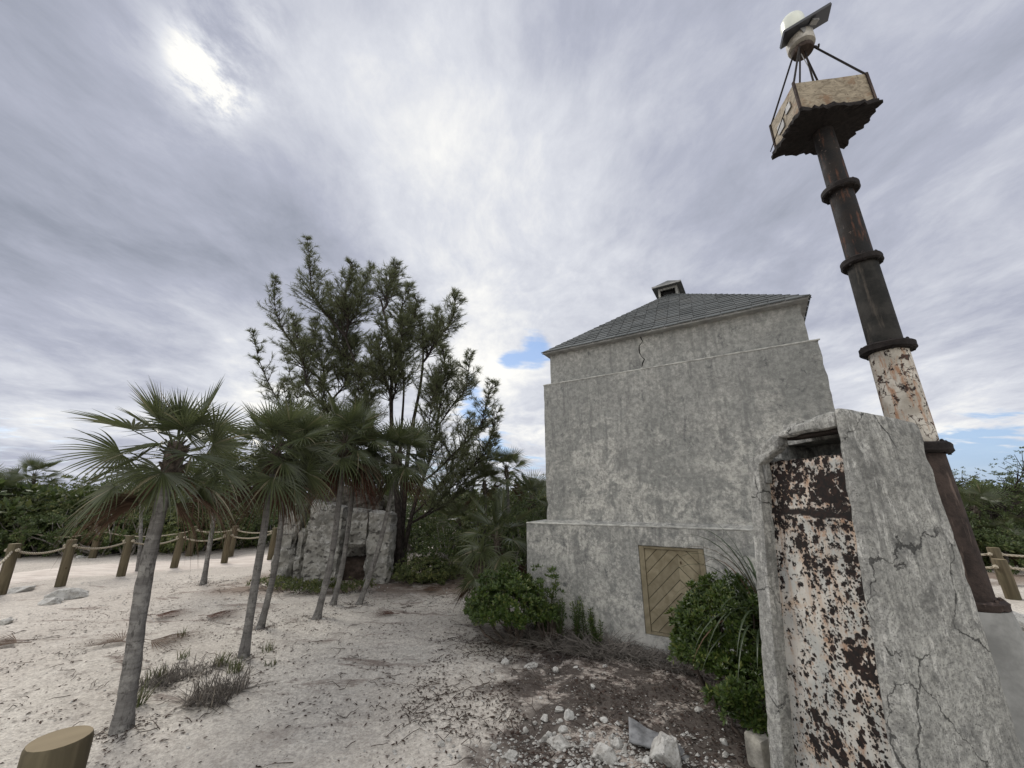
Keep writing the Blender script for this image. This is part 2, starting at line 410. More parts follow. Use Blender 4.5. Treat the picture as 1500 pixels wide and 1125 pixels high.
def plain(name, col, rough=.7, var=.35, scale=12, spec=.3, bm=.3, metal=0.):
    def fn(b):
        p = pos(b); n = b.noise(p, scale, 5, .65)
        setc(b, b.mix(b.ramp(n, .3, .7), tuple(x*(1-var) for x in col), tuple(min(.9, x*(1+var)) for x in col)))
        b.p.inputs['Metallic'].default_value = metal
        setn(b, bump(b, b.noise(p, scale*5, 4), bm, .005))
    return mat(name, fn, rough, spec)
M_black = plain('black_scale_iron', (.014, .011, .010), .8, .4, 20, .2, .8)
M_dome = plain('milky_lens', (.62, .64, .56), .25, .05, 5, .5, .02)
M_lantern = plain('dirty_white_metal', (.40, .38, .34), .5, .3, 14)
M_solar = plain('solar_panel_black', (.012, .013, .018), .3, .2, 5, .5, .05)
M_alu = plain('dull_metal', (.22, .22, .22), .5, .3, 14)
M_pvc = plain('grey_cable', (.35, .35, .35), .6, .1)
M_trim = plain('grey_drip_edge', (.30, .30, .29), .6, .25, 8)
M_dark = plain('dark_void', (.012, .012, .012), .95, .2)
M_rope = None
def m_rope(b):
    p = b.new('ShaderNodeTexCoord').outputs['UV']
    q = pos(b)
    w = b.new('ShaderNodeTexWave', wave_type='BANDS', bands_direction='DIAGONAL'); b.put(w.inputs[0], q)
    w.inputs['Scale'].default_value = 18; w.inputs['Distortion'].default_value = .3
    setc(b, b.mix(w.outputs['Fac'], (.26, .22, .16), (.50, .45, .36))); setn(b, bump(b, w.outputs['Fac'], .8, .01))
M_rope = mat('manila_rope', m_rope, .9, .1)
def m_shingle(b):
    r = island(b); p = pos(b)
    c = b.mix(r, (.052, .057, .057), (.092, .098, .098))
    c = b.mix(b.ramp(b.noise(p, 160, 2, .7), .35, .65, 0, .45), c, (.15, .16, .165))
    c = b.mix(b.ramp(b.noise(p, 3, 4), .45, .7, 0, .4), c, (.12, .12, .115))
    setc(b, c); setn(b, bump(b, b.noise(p, 200, 2), .5, .003))
M_shingle = mat('grey_asphalt_shingle', m_shingle, .9, .25)
def m_wood(name, c1, c2, sc_=(1, 1, 1), knots=True, green=0.):
    def fn(b):
        tc = b.new('ShaderNodeTexCoord').outputs['Object']
        g = b.noise(sc(b, tc, sc_), 1.0, 5, .6, .7)
        c = b.mix(b.ramp(g, .32, .68), c1, c2)
        c = b.mix(b.m('MULTIPLY', island(b), .5), c, tuple(x*.6 for x in c1))
        if knots: c = b.mix(b.ramp(b.vor(sc(b, tc, (1, 1, .6)), 5.5), .09, .05), c, (.05, .032, .018))
        if green: c = b.mix(b.ramp(b.noise(tc, 3, 4), .4, .65, 0, green), c, (.08, .095, .05))
        setc(b, c); setn(b, bump(b, g, .35, .004))
    return mat(name, fn, .8, .25)
M_board = m_wood('treated_pine_board', (.20, .168, .108), (.32, .278, .19), (7, 7, 7))
M_post = m_wood('treated_round_post', (.075, .060, .036), (.150, .122, .076), (18, 18, 1.6), True, .15)
M_postend = m_wood('post_end_grain', (.17, .13, .075), (.30, .24, .145), (4, 4, 4), False)
def m_trunk(b):
    p = pos(b); tc = b.new('ShaderNodeTexCoord').outputs['Object']
    x, y, z = b.xyz(tc)
    w = b.noise(b.comb(b.m('MULTIPLY', x, 1.6), b.m('MULTIPLY', y, 1.6), b.m('MULTIPLY', z, 34)), 1.0, 4, .6, .5)
    v = b.noise(sc(b, tc, (60, 60, 5)), 1, 4, .7)
    c = b.mix(b.ramp(w, .36, .62), (.120, .113, .107), (.165, .158, .149))
    c = b.mix(b.ramp(v, .5, .7, 0, .5), c, (.06, .052, .048))
    c = b.mix(b.m('MULTIPLY', b.ramp(b.noise(tc, 7, 6, .7), .48, .62), .6), c, (.28, .27, .25))
    c = b.mix(b.m('MULTIPLY', b.ramp(b.noise(sc(b, tc, (9, 9, 14)), 1, 6, .75), .55, .64), .75), c, (.045, .04, .036))
    c = b.mix(b.m('MULTIPLY', b.ramp(b.noise(sc(b, tc, (26, 26, 9)), 1, 4, .7), .58, .66), .6), c, (.03, .027, .025))
    setc(b, c); setn(b, bump(b, b.m('ADD', w, b.m('MULTIPLY', v, .6)), .9, .012))
M_trunk = mat('palm_bark', m_trunk, .9, .15)
M_fibre = plain('brown_leaf_base_fibre', (.080, .066, .054), .95, .5, 30, .1, .9)
M_bark = plain('dark_bark', (.035, .029, .026), .95, .5, 14, .1, .9)
M_drift = plain('bleached_wood', (.26, .24, .22), .9, .3, 16, .1, .5)
M_twig = plain('dry_twig', (.075, .060, .050), .95, .5, 9, .1, .2)
M_litter = plain('leaf_litter', (.045, .030, .024), .95, .6, 14, .1, .2)

def leafmat(name, cols, trans=.3, rough=.5, spec=.35, scale=2.2, tw=None):
    def fn(b):
        r = island(b); p = pos(b)
        c = b.mix(r, cols[0], cols[1])
        if len(cols) > 2: c = b.mix(b.ramp(r, .88, .9), c, cols[2])
        c = b.mix(b.ramp(b.noise(p, scale, 3), .38, .66, 0, .6), c, cols[0])
        setc(b, c)
        if trans:
            t = b.new('ShaderNodeBsdfTranslucent'); b.put(t.inputs[0], b.mix(.5, c, cols[1]))
            m_ = b.new('ShaderNodeMixShader'); m_.inputs[0].default_value = trans
            b.l.new(b.p.outputs[0], m_.inputs[1]); b.l.new(t.outputs[0], m_.inputs[2]); b.l.new(m_.outputs[0], b.out.inputs[0])
    return mat(name, fn, rough, spec)
L_palm = leafmat('palm_leaf_green', ((.044, .056, .024), (.125, .145, .060), (.22, .19, .12)), .25, .36, .6)
L_dead = leafmat('palm_leaf_dead', ((.060, .036, .024), (.17, .115, .08), (.24, .19, .14)), .2, .8, .1)
L_red = leafmat('palm_leaf_reddead', ((.060, .026, .018), (.13, .062, .043), (.22, .15, .11)), .25, .8, .1)
L_cas = leafmat('casuarina_needle', ((.072, .080, .042), (.155, .170, .090)), .4, .7, .1)
L_bright = leafmat('glossy_shrub_leaf', ((.026, .050, .010), (.085, .125, .022), (.14, .16, .04)), .3, .42, .4)
L_dark = leafmat('dark_thicket_leaf', ((.036, .054, .018), (.105, .142, .042), (.17, .18, .07)), .25, .5, .3)
L_olive = leafmat('olive_thicket_leaf', ((.050, .068, .022), (.14, .160, .052), (.22, .21, .08)), .25, .5, .3)
L_grass = leafmat('grass_blade', ((.05, .065, .025), (.14, .15, .07), (.25, .22, .15)), .25, .6, .2)
L_drygrass = leafmat('dry_grass_blade', ((.07, .062, .054), (.19, .17, .15), (.28, .25, .21)), .15, .85, .1)
L_strap = leafmat('strap_leaf', ((.028, .045, .020), (.065, .085, .042), (.16, .15, .12)), .2, .45, .35)

def m_sand(b):
    p = pos(b); x, y, z = b.xyz(p)
    big = b.noise(p, .55, 4, .6); mid = b.noise(p, 3.1, 6, .65); fin = b.noise(p, 36, 6, .8)
    c = b.mix(b.ramp(big, .38, .62), (.54, .50, .44), (.66, .62, .55))
    pink = b.ramp(b.m('ADD', b.m('MULTIPLY', x, -.12), b.m('ADD', b.noise(p, .8, 3), b.m('MULTIPLY', y, .02))), .85, 1.5)
    c = b.mix(b.m('MULTIPLY', pink, .28), c, (.52, .44, .38))
    c = b.mix(b.ramp(mid, .5, .72, 0, .45), c, (.36, .33, .30))
    c = b.mix(b.ramp(b.noise(p, 11, 7, .75, .3), .50, .62, 0, .5), c, (.33, .295, .26))
    c = b.mix(b.ramp(b.noise(p, 17, 5, .7), .56, .68, 0, .5), c, (.56, .535, .49))
    c = b.mix(b.ramp(fin, .38, .62, .6, 0), c, (.24, .215, .19))
    # litter: dark crumbs, dense beside the building and in drifts between the palms
    wob = b.m('MULTIPLY', b.m('SUBTRACT', b.noise(p, 1.15, 5, .65), .5), 2.6)
    bx = b.ramp(b.m('ADD', x, wob), -.45, .3)
    by = b.m('MULTIPLY', b.ramp(b.m('ADD', y, b.m('MULTIPLY', wob, .5)), 1.4, 2.4), b.ramp(b.m('ADD', b.m('ADD', y, b.m('MULTIPLY', x, .62)), b.m('MULTIPLY', wob, .3)), 6.4, 5.4))
    zone = b.m('MULTIPLY', bx, by)
    soil = b.m('MULTIPLY', zone, b.ramp(b.noise(p, 2.3, 8, .76, .4), .42, .49))
    c = b.mix(b.m('MULTIPLY', zone, .65), c, (.33, .285, .25)); c = b.mix(b.m('MULTIPLY', zone, b.ramp(b.noise(p, 14, 7, .8), .46, .58, 0, .8)), c, (.11, .08, .068))
    c = b.mix(b.m('MULTIPLY', soil, .88), c, (.050, .041, .036))
    drift = b.m('MULTIPLY', b.ramp(x, -.2, -1.5), b.ramp(b.noise(sc(b, p, (.8, 2.6, 1)), 1.1, 6, .68, .6), .545, .66))
    drift = b.m('MULTIPLY', drift, b.m('MULTIPLY', b.ramp(y, 2.8, 4.5), b.ramp(y, 9.8, 8.0)))
    c = b.mix(b.m('MULTIPLY', drift, .72), c, (.115, .078, .063))
    far = b.m('MULTIPLY', b.ramp(y, 7.2, 8.2), b.m('MULTIPLY', b.ramp(x, -6.2, -5), b.ramp(y, 16, 12)))
    c = b.mix(b.m('MULTIPLY', far, b.ramp(b.noise(p, 1.2, 5, .65), .36, .52, 0, .8)), c, (.13, .088, .062))
    crumb = b.ramp(b.vor(b.vm('ADD', p, b.vm('SCALE', b.noise(p, 30, 2, color=True), None, scale=.03)), 30), .22, .13)
    crumb = b.m('MULTIPLY', crumb, b.ramp(b.noise(p, 2.7, 5, .7), .42, .56))
    c = b.mix(b.m('MULTIPLY', crumb, .65), c, (.07, .055, .048))
    peb = b.m('MULTIPLY', b.ramp(b.vor(p, 38, out='Distance'), .16, .11), b.ramp(b.noise(p, 2.2, 3), .45, .58))
    c = b.mix(b.m('MULTIPLY', peb, .8), c, (.58, .56, .52))
    setc(b, c)
    h = b.m('ADD', b.m('MULTIPLY', mid, 1.2), b.m('ADD', b.m('MULTIPLY', fin, .35), b.m('MULTIPLY', b.noise(p, 13, 5, .7), .8)))
    n = bump(b, h, .8, .03); n = bump(b, b.m('SUBTRACT', peb, b.m('MULTIPLY', crumb, -.4)), .6, .008, n); setn(b, n)
M_sand = mat('coral_sand', m_sand, .95, .15)
def m_path(b):
    p = pos(b)
    mid = b.noise(sc(b, p, (.5, 1.6, 1)), 3.1, 6, .65); fin = b.noise(p, 42, 5, .75)
    c = b.mix(b.ramp(mid, .38, .62), (.70, .635, .565), (.58, .51, .45))
    c = b.mix(b.ramp(fin, .3, .75, .3, 0), c, (.27, .24, .22))
    c = b.mix(b.ramp(b.noise(sc(b, p, (.35, 2.2, 1)), 2, 5, .65), .56, .7, 0, .5), c, (.30, .26, .23))
    setc(b, c); setn(b, bump(b, b.m('ADD', mid, fin), .7, .02))
M_path = mat('packed_crushed_coral', m_path, .95, .15)
def m_rock(b):
    p = pos(b); c = b.mix(b.ramp(b.noise(p, 9, 5, .7), .35, .6), (.30, .285, .26), (.50, .49, .46))
    c = b.mix(b.ramp(b.noise(p, 34, 6, .75), .54, .64, 0, .7), c, (.13, .12, .11)); setc(b, c)
    setn(b, bump(b, b.noise(p, 45, 6, .75), 1., .012))
M_rock = mat('pale_limestone', m_rock, .92, .2)
def m_ruin(b):
    p = pos(b)
    big = b.noise(p, 2.2, 5, .6); mid = b.noise(p, 8, 7, .7, .4)
    c = b.mix(b.ramp(big, .35, .62), (.15, .145, .13), (.32, .31, .28))
    c = b.mix(b.ramp(b.noise(p, 4, 6, .7), .52, .60, 0, .7), c, (.42, .41, .38))
    c = b.mix(b.ramp(mid, .54, .64, 0, .7), c, (.08, .074, .066))
    hol = b.ramp(b.noise(sc(b, p, (1, 1, 1.8)), 5.5, 6, .65, .4), .36, .43)
    c = b.mix(b.m('MULTIPLY', b.m('SUBTRACT', 1, hol), .7), c, (.055, .050, .045))
    setc(b, c); setn(b, bump(b, b.m('ADD', b.m('MULTIPLY', mid, 1.), b.m('MULTIPLY', hol, .6)), 1., .05))
M_ruin = mat('crumbling_masonry', m_ruin, .95, .15)
M_brown = plain('brown_earth_fill', (.050, .038, .032), .95, .4, 9, .1, .9)
M_tarp = plain('weathered_grey_board', (.17, .172, .175), .8, .4, 12, .2, .8)
M_blue = plain('blue_plastic', (.03, .10, .32), .5, .15, 5)

# ------------------------------------------------------------------ ground, path
def axis(segs):
    out = [segs[0][0]]
    for a, b_, st in segs:
        n = max(1, round((b_-a)/st)); out += [a+(b_-a)*(i+1)/n for i in range(n)]
    return out
xs = axis([(-900, -100, 200), (-100, -30, 14), (-30, -12, 1.2), (-12, -5, .14), (-5, 3.6, .035), (3.6, 10, .14), (10, 30, 1.5), (30, 100, 14), (100, 900, 200)])
ys = axis([(-60, -6, 9), (-6, .6, .6), (.6, 6, .035), (6, 13, .1), (13, 30, 1), (30, 100, 14), (100, 1500, 200)])
g = MB(); nx = len(xs)
for y in ys:
    for x in xs: g.v.append((x, y, ghf(x, y)))
for j in range(len(ys)-1):
    for i in range(nx-1):
        o = j*nx+i; g.f.append((o, o+1, o+nx+1, o+nx)); g.m.append(0)
tag(g.obj('ground', M_sand, smooth=True), kind='structure')
def sheet(name, line, width, m, lift=.02):
    g = MB(); pts = [V((*p, 0)) for p in line]; k = len(pts); n = 14
    for i, p in enumerate(pts):
        t = (pts[min(i+1, k-1)]-pts[max(i-1, 0)]).normalized(); s_ = V((t.y, -t.x, 0))
        for j in range(n+1):
            q = p+s_*width*((j/n-.5)+(.04*mn.noise(p*.7) if j in (0, n) else 0))
            g.v.append((q.x, q.y, gh(q.x, q.y)+lift-(.05 if j in (0, n) else 0)))
    for i in range(k-1):
        for j in range(n):
            o = i*(n+1)+j; g.f.append((o, o+1, o+n+2, o+n+1)); g.m.append(0)
    tag(g.obj(name, m, smooth=True), kind='structure')
def dense(pts, st=.3):
    out = []
    for a, b_ in zip(pts, pts[1:]):
        n = max(1, int(hypot(b_[0]-a[0], b_[1]-a[1])/st))
        out += [(a[0]+(b_[0]-a[0])*i/n, a[1]+(b_[1]-a[1])*i/n) for i in range(n)]
    return out+[pts[-1]]
sheet('path', dense([(-14, 3.5), (-12.0, 7), (-10.4, 9.8), (-8.4, 11.4), (-5.8, 12.6), (-2, 13.3), (3, 13.2), (8, 11.6), (12, 8.5), (15, 4)]), 2.1, M_path)

# ------------------------------------------------------------------ the blockhouse
EX = V((.85068, -.52569, 0)); EY = V((.52569, .85068, 0)); BO = V((.2, 5.70, 0))
def L(s_, d, z): return BO+EX*s_+EY*d+V((0, 0, z))
bh = thing('blockhouse', 'square grey rendered blockhouse with stepped walls and a grey shingled pyramid roof', 'building', L(1.92, 1.92, 0))
def loc_(mb): mb.v = [tuple(V(v)-bh.location) for v in mb.v]; return mb
def grid_tier(s0, s1, d0, d1, z0, z1, slope_top=None, hole=None, amp=.006):
    """outer faces of a storey as a fine grid with slight unevenness; hole=(s0,s1,z0,z1) opening in the front"""
    g = MB()
    def wall(A, Bp, n_, zs, ss, holep=None):
        base = len(g.v); Lg = (Bp-A).length; dr = (Bp-A).normalized()
        for z in zs:
            for q in ss:
                p = A+dr*q; p = V((p.x, p.y, z))
                k = 0 if (z in (zs[0], zs[-1])) else 1
                edge = q in (ss[0], ss[-1])
                h = amp*(mn.noise(p*2.2)+.5*mn.noise(p*7))*(0 if edge else k)
                p = p+n_*(0 if edge else h)
                if edge:
                    cc_ = (L(s0, d0, 0)+L(s1, d1, 0))/2; dg = V((cc_.x-p.x, cc_.y-p.y, 0)).normalized()
                    p = p+dg*(.006*abs(mn.noise(V((p.x, p.y, p.z*9))))+.05*max(0, mn.noise(V((p.x*2, p.y*2, p.z*5.5)))-.12))
                g.v.append(tuple(p))
        m_ = len(ss)
        for j in range(len(zs)-1):
            for i in range(m_-1):
                if holep and holep[0]-1e-4 <= ss[i] and ss[i+1] <= holep[1]+1e-4 and holep[2]-1e-4 <= zs[j] and zs[j+1] <= holep[3]+1e-4: continue
                o = base+j*m_+i; g.f.append((o, o+1, o+m_+1, o+m_)); g.m.append(0)
    def rng(a, b_, st, extra=()):
        n = max(1, round((b_-a)/st)); r = [a+(b_-a)*i/n for i in range(n+1)]
        r = [q for q in r if all(abs(q-x) > st*.4 or q in (a, b_) for x in extra)]+list(extra)
        return sorted(set(r))
    zs = rng(z0, z1, .07, (hole[2], hole[3]) if hole else ())
    sf = rng(0, s1-s0, .07, (hole[0]-s0, hole[1]-s0) if hole else ())
    wall(L(s0, d0, 0), L(s1, d0, 0), -EY, zs, sf, (hole[0]-s0, hole[1]-s0, hole[2], hole[3]) if hole else None)
    wall(L(s1, d0, 0), L(s1, d1, 0), EX, zs, rng(0, d1-d0, .2))
    wall(L(s1, d1, 0), L(s0, d1, 0), EY, zs, rng(0, s1-s0, .2))
    wall(L(s0, d1, 0), L(s0, d0, 0), -EX, zs, rng(0, d1-d0, .2))
    return g
def ledge(g, o, i_, z0, z1):
    """sloping weathering between an outer and an inner square: (s0,s1,d0,d1)"""
    n = 50
    ring = []
    for (r, z) in ((o, z0), (i_, z1)):
        s0, s1, d0, d1 = r
        cs = [(s0, d0), (s1, d0), (s1, d1), (s0, d1)]; row = []
        for k in range(4):
            a, b_ = cs[k], cs[(k+1) % 4]
            for q in range(n):
                t = q/n; p = L(a[0]+(b_[0]-a[0])*t, a[1]+(b_[1]-a[1])*t, z)
                if 0 < q and z == z0: p += V((0, 0, .004*mn.noise(p*6)))
                row.append(tuple(p))
        ring.append(row)
    m_ = 4*n
    g.add(ring[0]+ring[1], [(j, (j+1) % m_, m_+(j+1) % m_, m_+j) for j in range(m_)])
HS = (1.50, 2.20, .19, 1.10)
t1 = grid_tier(0, 3.86, 0, 3.86, -.25, 1.315, hole=HS)
ledge(t1, (0, 3.86, 0, 3.86), (.21, 3.65, .13, 3.73), 1.315, 1.352)
loc_(t1).obj('base_wall', M_wall, bh)
t2 = grid_tier(.25, 3.61, .13, 3.73, 1.34, 3.285)
ledge(t2, (.25, 3.61, .13, 3.73), (.33, 3.54, .20, 3.66), 3.285, 3.31)
loc_(t2).obj('middle_wall', M_wall, bh)
t3 = grid_tier(.335, 3.535, .205, 3.655, 3.29, 3.79)
loc_(t3).obj('upper_wall', M_wall, bh)
M_edge = plain('pale_arris_highlight', (.39, .385, .355), .92, .3, 11, .2, .8)  # lighter colour of the ledge lips paints in their rim highlight
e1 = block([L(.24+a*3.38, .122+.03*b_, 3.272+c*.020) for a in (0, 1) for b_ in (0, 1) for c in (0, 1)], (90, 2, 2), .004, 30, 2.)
loc_(e1).obj('ledge_highlight', M_edge, bh)
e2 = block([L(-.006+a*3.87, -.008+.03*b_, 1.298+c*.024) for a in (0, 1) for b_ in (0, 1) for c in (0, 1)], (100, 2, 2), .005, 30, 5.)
loc_(e2).obj('ledge_highlight', M_edge, bh)
# crack in the upper wall
ck = MB(); pts = [L(1.72+.03*sin(i*1.1)+.02*R_(), .203, 3.80-.052*i) for i in range(10)]
ck.tube(pts, [.007*abs(sin(i*.9+1))+.002 for i in range(10)], 4); loc_(ck).obj('wall_crack', M_dark, bh)
# hatch with herringbone boards
hb = MB(); fr = MB(); s0, s1, z0, z1 = HS
for a in ((s0, s0, z0, z1), (s1, s1, z0, z1)):      # reveals
    pass
rv = MB()
rv.add([tuple(L(s0, 0, z0)), tuple(L(s0, .2, z0)), tuple(L(s0, .2, z1)), tuple(L(s0, 0, z1)), tuple(L(s1, 0, z0)), tuple(L(s1, .2, z0)), tuple(L(s1, .2, z1)), tuple(L(s1, 0, z1))],
       [(0, 1, 2, 3), (4, 7, 6, 5), (3, 2, 6, 7), (0, 4, 5, 1), (1, 5, 6, 2)])
loc_(rv).obj('opening_reveal', M_wall, bh)
RB = Matrix((( EX.x, EY.x, 0), (EX.y, EY.y, 0), (0, 0, 1)))
hatch = bpy.data.objects.new('hatch', None)
hatch = MB()
FW = .055
for (a, b_, c, d) in ((s0+.004, s0+.004+FW, z0+.004, z1-.004), (s1-.004-FW, s1-.004, z0+.004, z1-.004), (s0+.006+FW, s1-.006-FW, z1-.03, z1-.004), (s0+.006+FW, s1-.006-FW, z0+.004, z0+.03)):
    hatch.box(L((a+b_)/2, .035, (c+d)/2), (b_-a, .05, d-c), RB)
# boards: clipped against the inner rectangle
def clip(poly, ax, lim, keep_less):
    out = []
    for i in range(len(poly)):
        p, q = poly[i], poly[(i+1) % len(poly)]
        ip = (p[ax] <= lim) == keep_less; iq = (q[ax] <= lim) == keep_less
        if ip: out.append(p)
        if ip != iq:
            t = (lim-p[ax])/(q[ax]-p[ax]); out.append((p[0]+(q[0]-p[0])*t, p[1]+(q[1]-p[1])*t))
    return out
iu0, iu1, iv0, iv1 = s0+FW+.008, s1-FW-.008, z0+.034, z1-.034
bw = .092; ang = radians(45)
mid_s = s0+.60*(s1-s0)
boards = MB()
for side in (-1, 1):
    for k in range(-12, 18):
        # chevron pointing up: boards rise towards the centre line
        off = z0-.2+k*bw*1.414
        gap = .008
        w_ = bw*1.414-gap
        xa = mid_s; xb = mid_s+side*1.2
        poly = [(xa, off), (xb, off-1.2), (xb, off-1.2+w_), (xa, off+w_)]
        # left boards run through past the ridge, right boards butt against them
        for ax, lim, kl in ((0, iu1, True), (0, iu0, False), (1, iv1, True), (1, iv0, False)):
            poly = clip(poly, ax, lim, kl)
            if len(poly) < 3: break
        if len(poly) < 3: continue
        n = len(poly); dd = .030+.003*R_()
        fv = [tuple(L(p[0], dd, p[1])) for p in poly]+[tuple(L(p[0], .06, p[1])) for p in poly]
        fs = [tuple(range(n))]+[(i, (i+1) % n, n+(i+1) % n, n+i) for i in range(n)]
        boards.add(fv, fs)
ho = loc_(hatch).obj('hatch_frame', M_board, bh)
loc_(boards).obj('hatch_board', M_board, bh).name = 'hatch_door'
bk = MB(); bk.box(L((s0+s1)/2, .085, (z0+z1)/2), (s1-s0-.01, .02, z1-z0-.01), RB); loc_(bk).obj('hatch_backing', M_dark, bh)
# raised render band round the hatch
rb_ = block([L(s0-.02+a*(s1-s0+.03), -.014+.02*b_, z1+.003+c*.115) for a in (0, 1) for b_ in (0, 1) for c in (0, 1)], (14, 1, 3), .004)
loc_(rb_).obj('hatch_lintel', M_wall, bh)

# roof: courses of shingles, each tab its own little slab
apex = (1.95, 1.86, 5.17); ES, EE = .275, 3.60; ED0, ED1 = .10, 3.73; EZ = 3.80
corn = [(ES, ED0), (EE, ED0), (EE, ED1), (ES, ED1)]
rf = MB(); base = MB()
base.add([tuple(L(*corn[i], EZ)) for i in range(4)]+[tuple(L(*apex))]+[tuple(L(*corn[i], EZ-.03)) for i in range(4)],
         [(0, 1, 4), (1, 2, 4), (2, 3, 4), (3, 0, 4), (8, 7, 6, 5), (0, 5, 6, 1), (1, 6, 7, 2), (2, 7, 8, 3), (3, 8, 5, 0)])
roof_o = loc_(base).obj('roof', M_trim, bh)
for k in range(4):
    a = V(L(*corn[k], EZ)); b_ = V(L(*corn[(k+1) % 4], EZ)); ap = V(L(*apex))
    nrm = (b_-a).cross(ap-a).normalized()
    nc = 22
    for r in range(nc):
        t0 = r/nc-(.012 if r == 0 else 0); t1_ = min(1, (r+1.25)/nc)
        A0 = a.lerp(ap, t0); B0 = b_.lerp(ap, t0); A1 = a.lerp(ap, t1_); B1 = b_.lerp(ap, t1_)
        wd = (B0-A0).length; tab = .165; n = max(1, int(wd/tab)+1)
        e0 = (B0-A0).normalized(); shift = (.5 if r % 2 else 0)*tab
        W1 = (A1-A0).dot(e0); W2 = (B1-A0).dot(e0)
        upv = (A1-A0)-e0*W1
        q = -tab+shift
        while q < wd:
            u0, u1 = max(0, q+.004), min(wd, q+tab-.004); q += tab
            if u1-u0 < .01: continue
            lift = .017+.004*R_()
            def P_(u, v): return A0+e0*u+upv*v
            # upper edge clipped by the hips
            v0 = min(1, u0/max(W1, 1e-6)) if u0 < W1 else 1.
            ua, ub = max(u0, W1), min(u1, W2)
            lo0, lo1 = P_(u0, 0)+nrm*lift, P_(u1, 0)+nrm*lift
            if ub-ua < .002:
                um = W1 if u1 <= W1 else (W2 if u0 >= W2 else (W1+W2)/2)
                um = min(max(um, u0), u1)
                vv = um/W1 if (um < W1) else ((wd-um)/(wd-W2) if um > W2 else 1)
                if u1 <= W1: vv = u1/W1; um = u1
                if u0 >= W2: vv = (wd-u0)/(wd-W2); um = u0
                top = P_(um, vv)+nrm*.004
                rf.add([tuple(lo0), tuple(lo1), tuple(top), tuple(lo0-nrm*(lift-.002)), tuple(lo1-nrm*(lift-.002))], [(0, 1, 2), (0, 3, 4, 1)])
            else:
                ta, tb = P_(ua, 1)+nrm*.004, P_(ub, 1)+nrm*.004
                vs = [lo0, lo1]
                if u1 > W2: vs.append(P_(u1, (wd-u1)/(wd-W2))+nrm*.006)
                vs += [tb, ta]
                if u0 < W1: vs.append(P_(u0, u0/W1)+nrm*.006)
                m_ = len(vs)
                rf.add([tuple(v) for v in vs]+[tuple(lo0-nrm*(lift-.002)), tuple(lo1-nrm*(lift-.002))], [tuple(range(m_)), (0, m_, m_+1, 1)])
loc_(rf).obj('shingles', M_shingle, roof_o).location = (0, 0, 0)
hp = MB()
for k in range(4):
    a = V(L(*corn[k], EZ)); ap = V(L(*apex))
    n = 24
    for i in range(n):
        p0 = a.lerp(ap, i/n)+V((0, 0, .018)); p1 = a.lerp(ap, min(1, (i+1.2)/n))+V((0, 0, .006))
        d_ = (p1-p0).normalized(); sd = d_.cross(V((0, 0, 1))).normalized()*.055; dn = V((0, 0, -.036))
        hp.add([tuple(p0), tuple(p1), tuple(p1+sd+dn), tuple(p0+sd+dn), tuple(p1-sd+dn), tuple(p0-sd+dn)], [(0, 3, 2, 1), (0, 1, 4, 5)])
loc_(hp).obj('hip_shingles', M_shingle, roof_o)
dp = MB()
for k in range(4):
    a, b_ = corn[k], corn[(k+1) % 4]
    dp.box((L(*a, EZ-.008)+L(*b_, EZ-.008))/2, ((L(*b_, 0)-L(*a, 0)).length+.02, .012, .034), Matrix.Rotation(atan2(*(L(*b_, 0)-L(*a, 0)).yx), 3, 'Z'))
loc_(dp).obj('drip_edge', M_trim, roof_o)
# roof vent cupola
cup = MB(); ca, cb, ch = .19, .19, 0
c0z, c1z = 4.88, 5.25
def CL(a, b_, z): return tuple(L(apex[0]+a, apex[1]+b_, z))
w = .160; pw = .035
for sx in (-1, 1):
    for sy in (-1, 1):
        cup.box(CL(sx*(w-pw/2), sy*(w-pw/2), (c0z+c1z)/2), (pw, pw, c1z-c0z), RB)
for (a, b_, dx_, dy_) in ((0, -w+.015, 2*w-2*pw, .03), (0, w-.015, 2*w-2*pw, .03), (-w+.015, 0, .03, 2*w-2*pw), (w-.015, 0, .03, 2*w-2*pw)):
    cup.box(CL(a, b_, c1z-.03), (dx_, dy_, .06), RB)
for (a, b_, dx_, dy_) in ((0, w-.015, 2*w-2*pw, .02), (-w+.015, 0, .02, 2*w-2*pw), (w-.015, 0, .02, 2*w-2*pw)):
    cup.box(CL(a, b_, (c0z+c1z)/2-.03), (dx_, dy_, c1z-c0z-.06), RB)
cup_o = loc_(cup).obj('roof_vent', M_wall, roof_o)
vd = MB(); vd.box(CL(0, .02, 5.06), (2*w-.1, 2*w-.14, .3), RB); loc_(vd).obj('vent_opening', M_dark, roof_o)
cr2 = MB(); q = w+.085
cr2.add([CL(-q, -q, c1z), CL(q, -q, c1z), CL(q, q, c1z), CL(-q, q, c1z), CL(0, 0, c1z+.20), CL(-q, -q, c1z-.022), CL(q, -q, c1z-.022), CL(q, q, c1z-.022), CL(-q, q, c1z-.022)],
        [(0, 1, 4), (1, 2, 4), (2, 3, 4), (3, 0, 4), (8, 7, 6, 5), (0, 5, 6, 1), (1, 6, 7, 2), (2, 7, 8, 3), (3, 8, 5, 0)])
loc_(cr2).obj('vent_cap', M_shingle, roof_o)
tr2 = MB(); tr2.box(CL(0, -q-.004, c1z-.008), (2*q, .01, .03), RB); loc_(tr2).obj('vent_cap_trim', M_trim, roof_o)

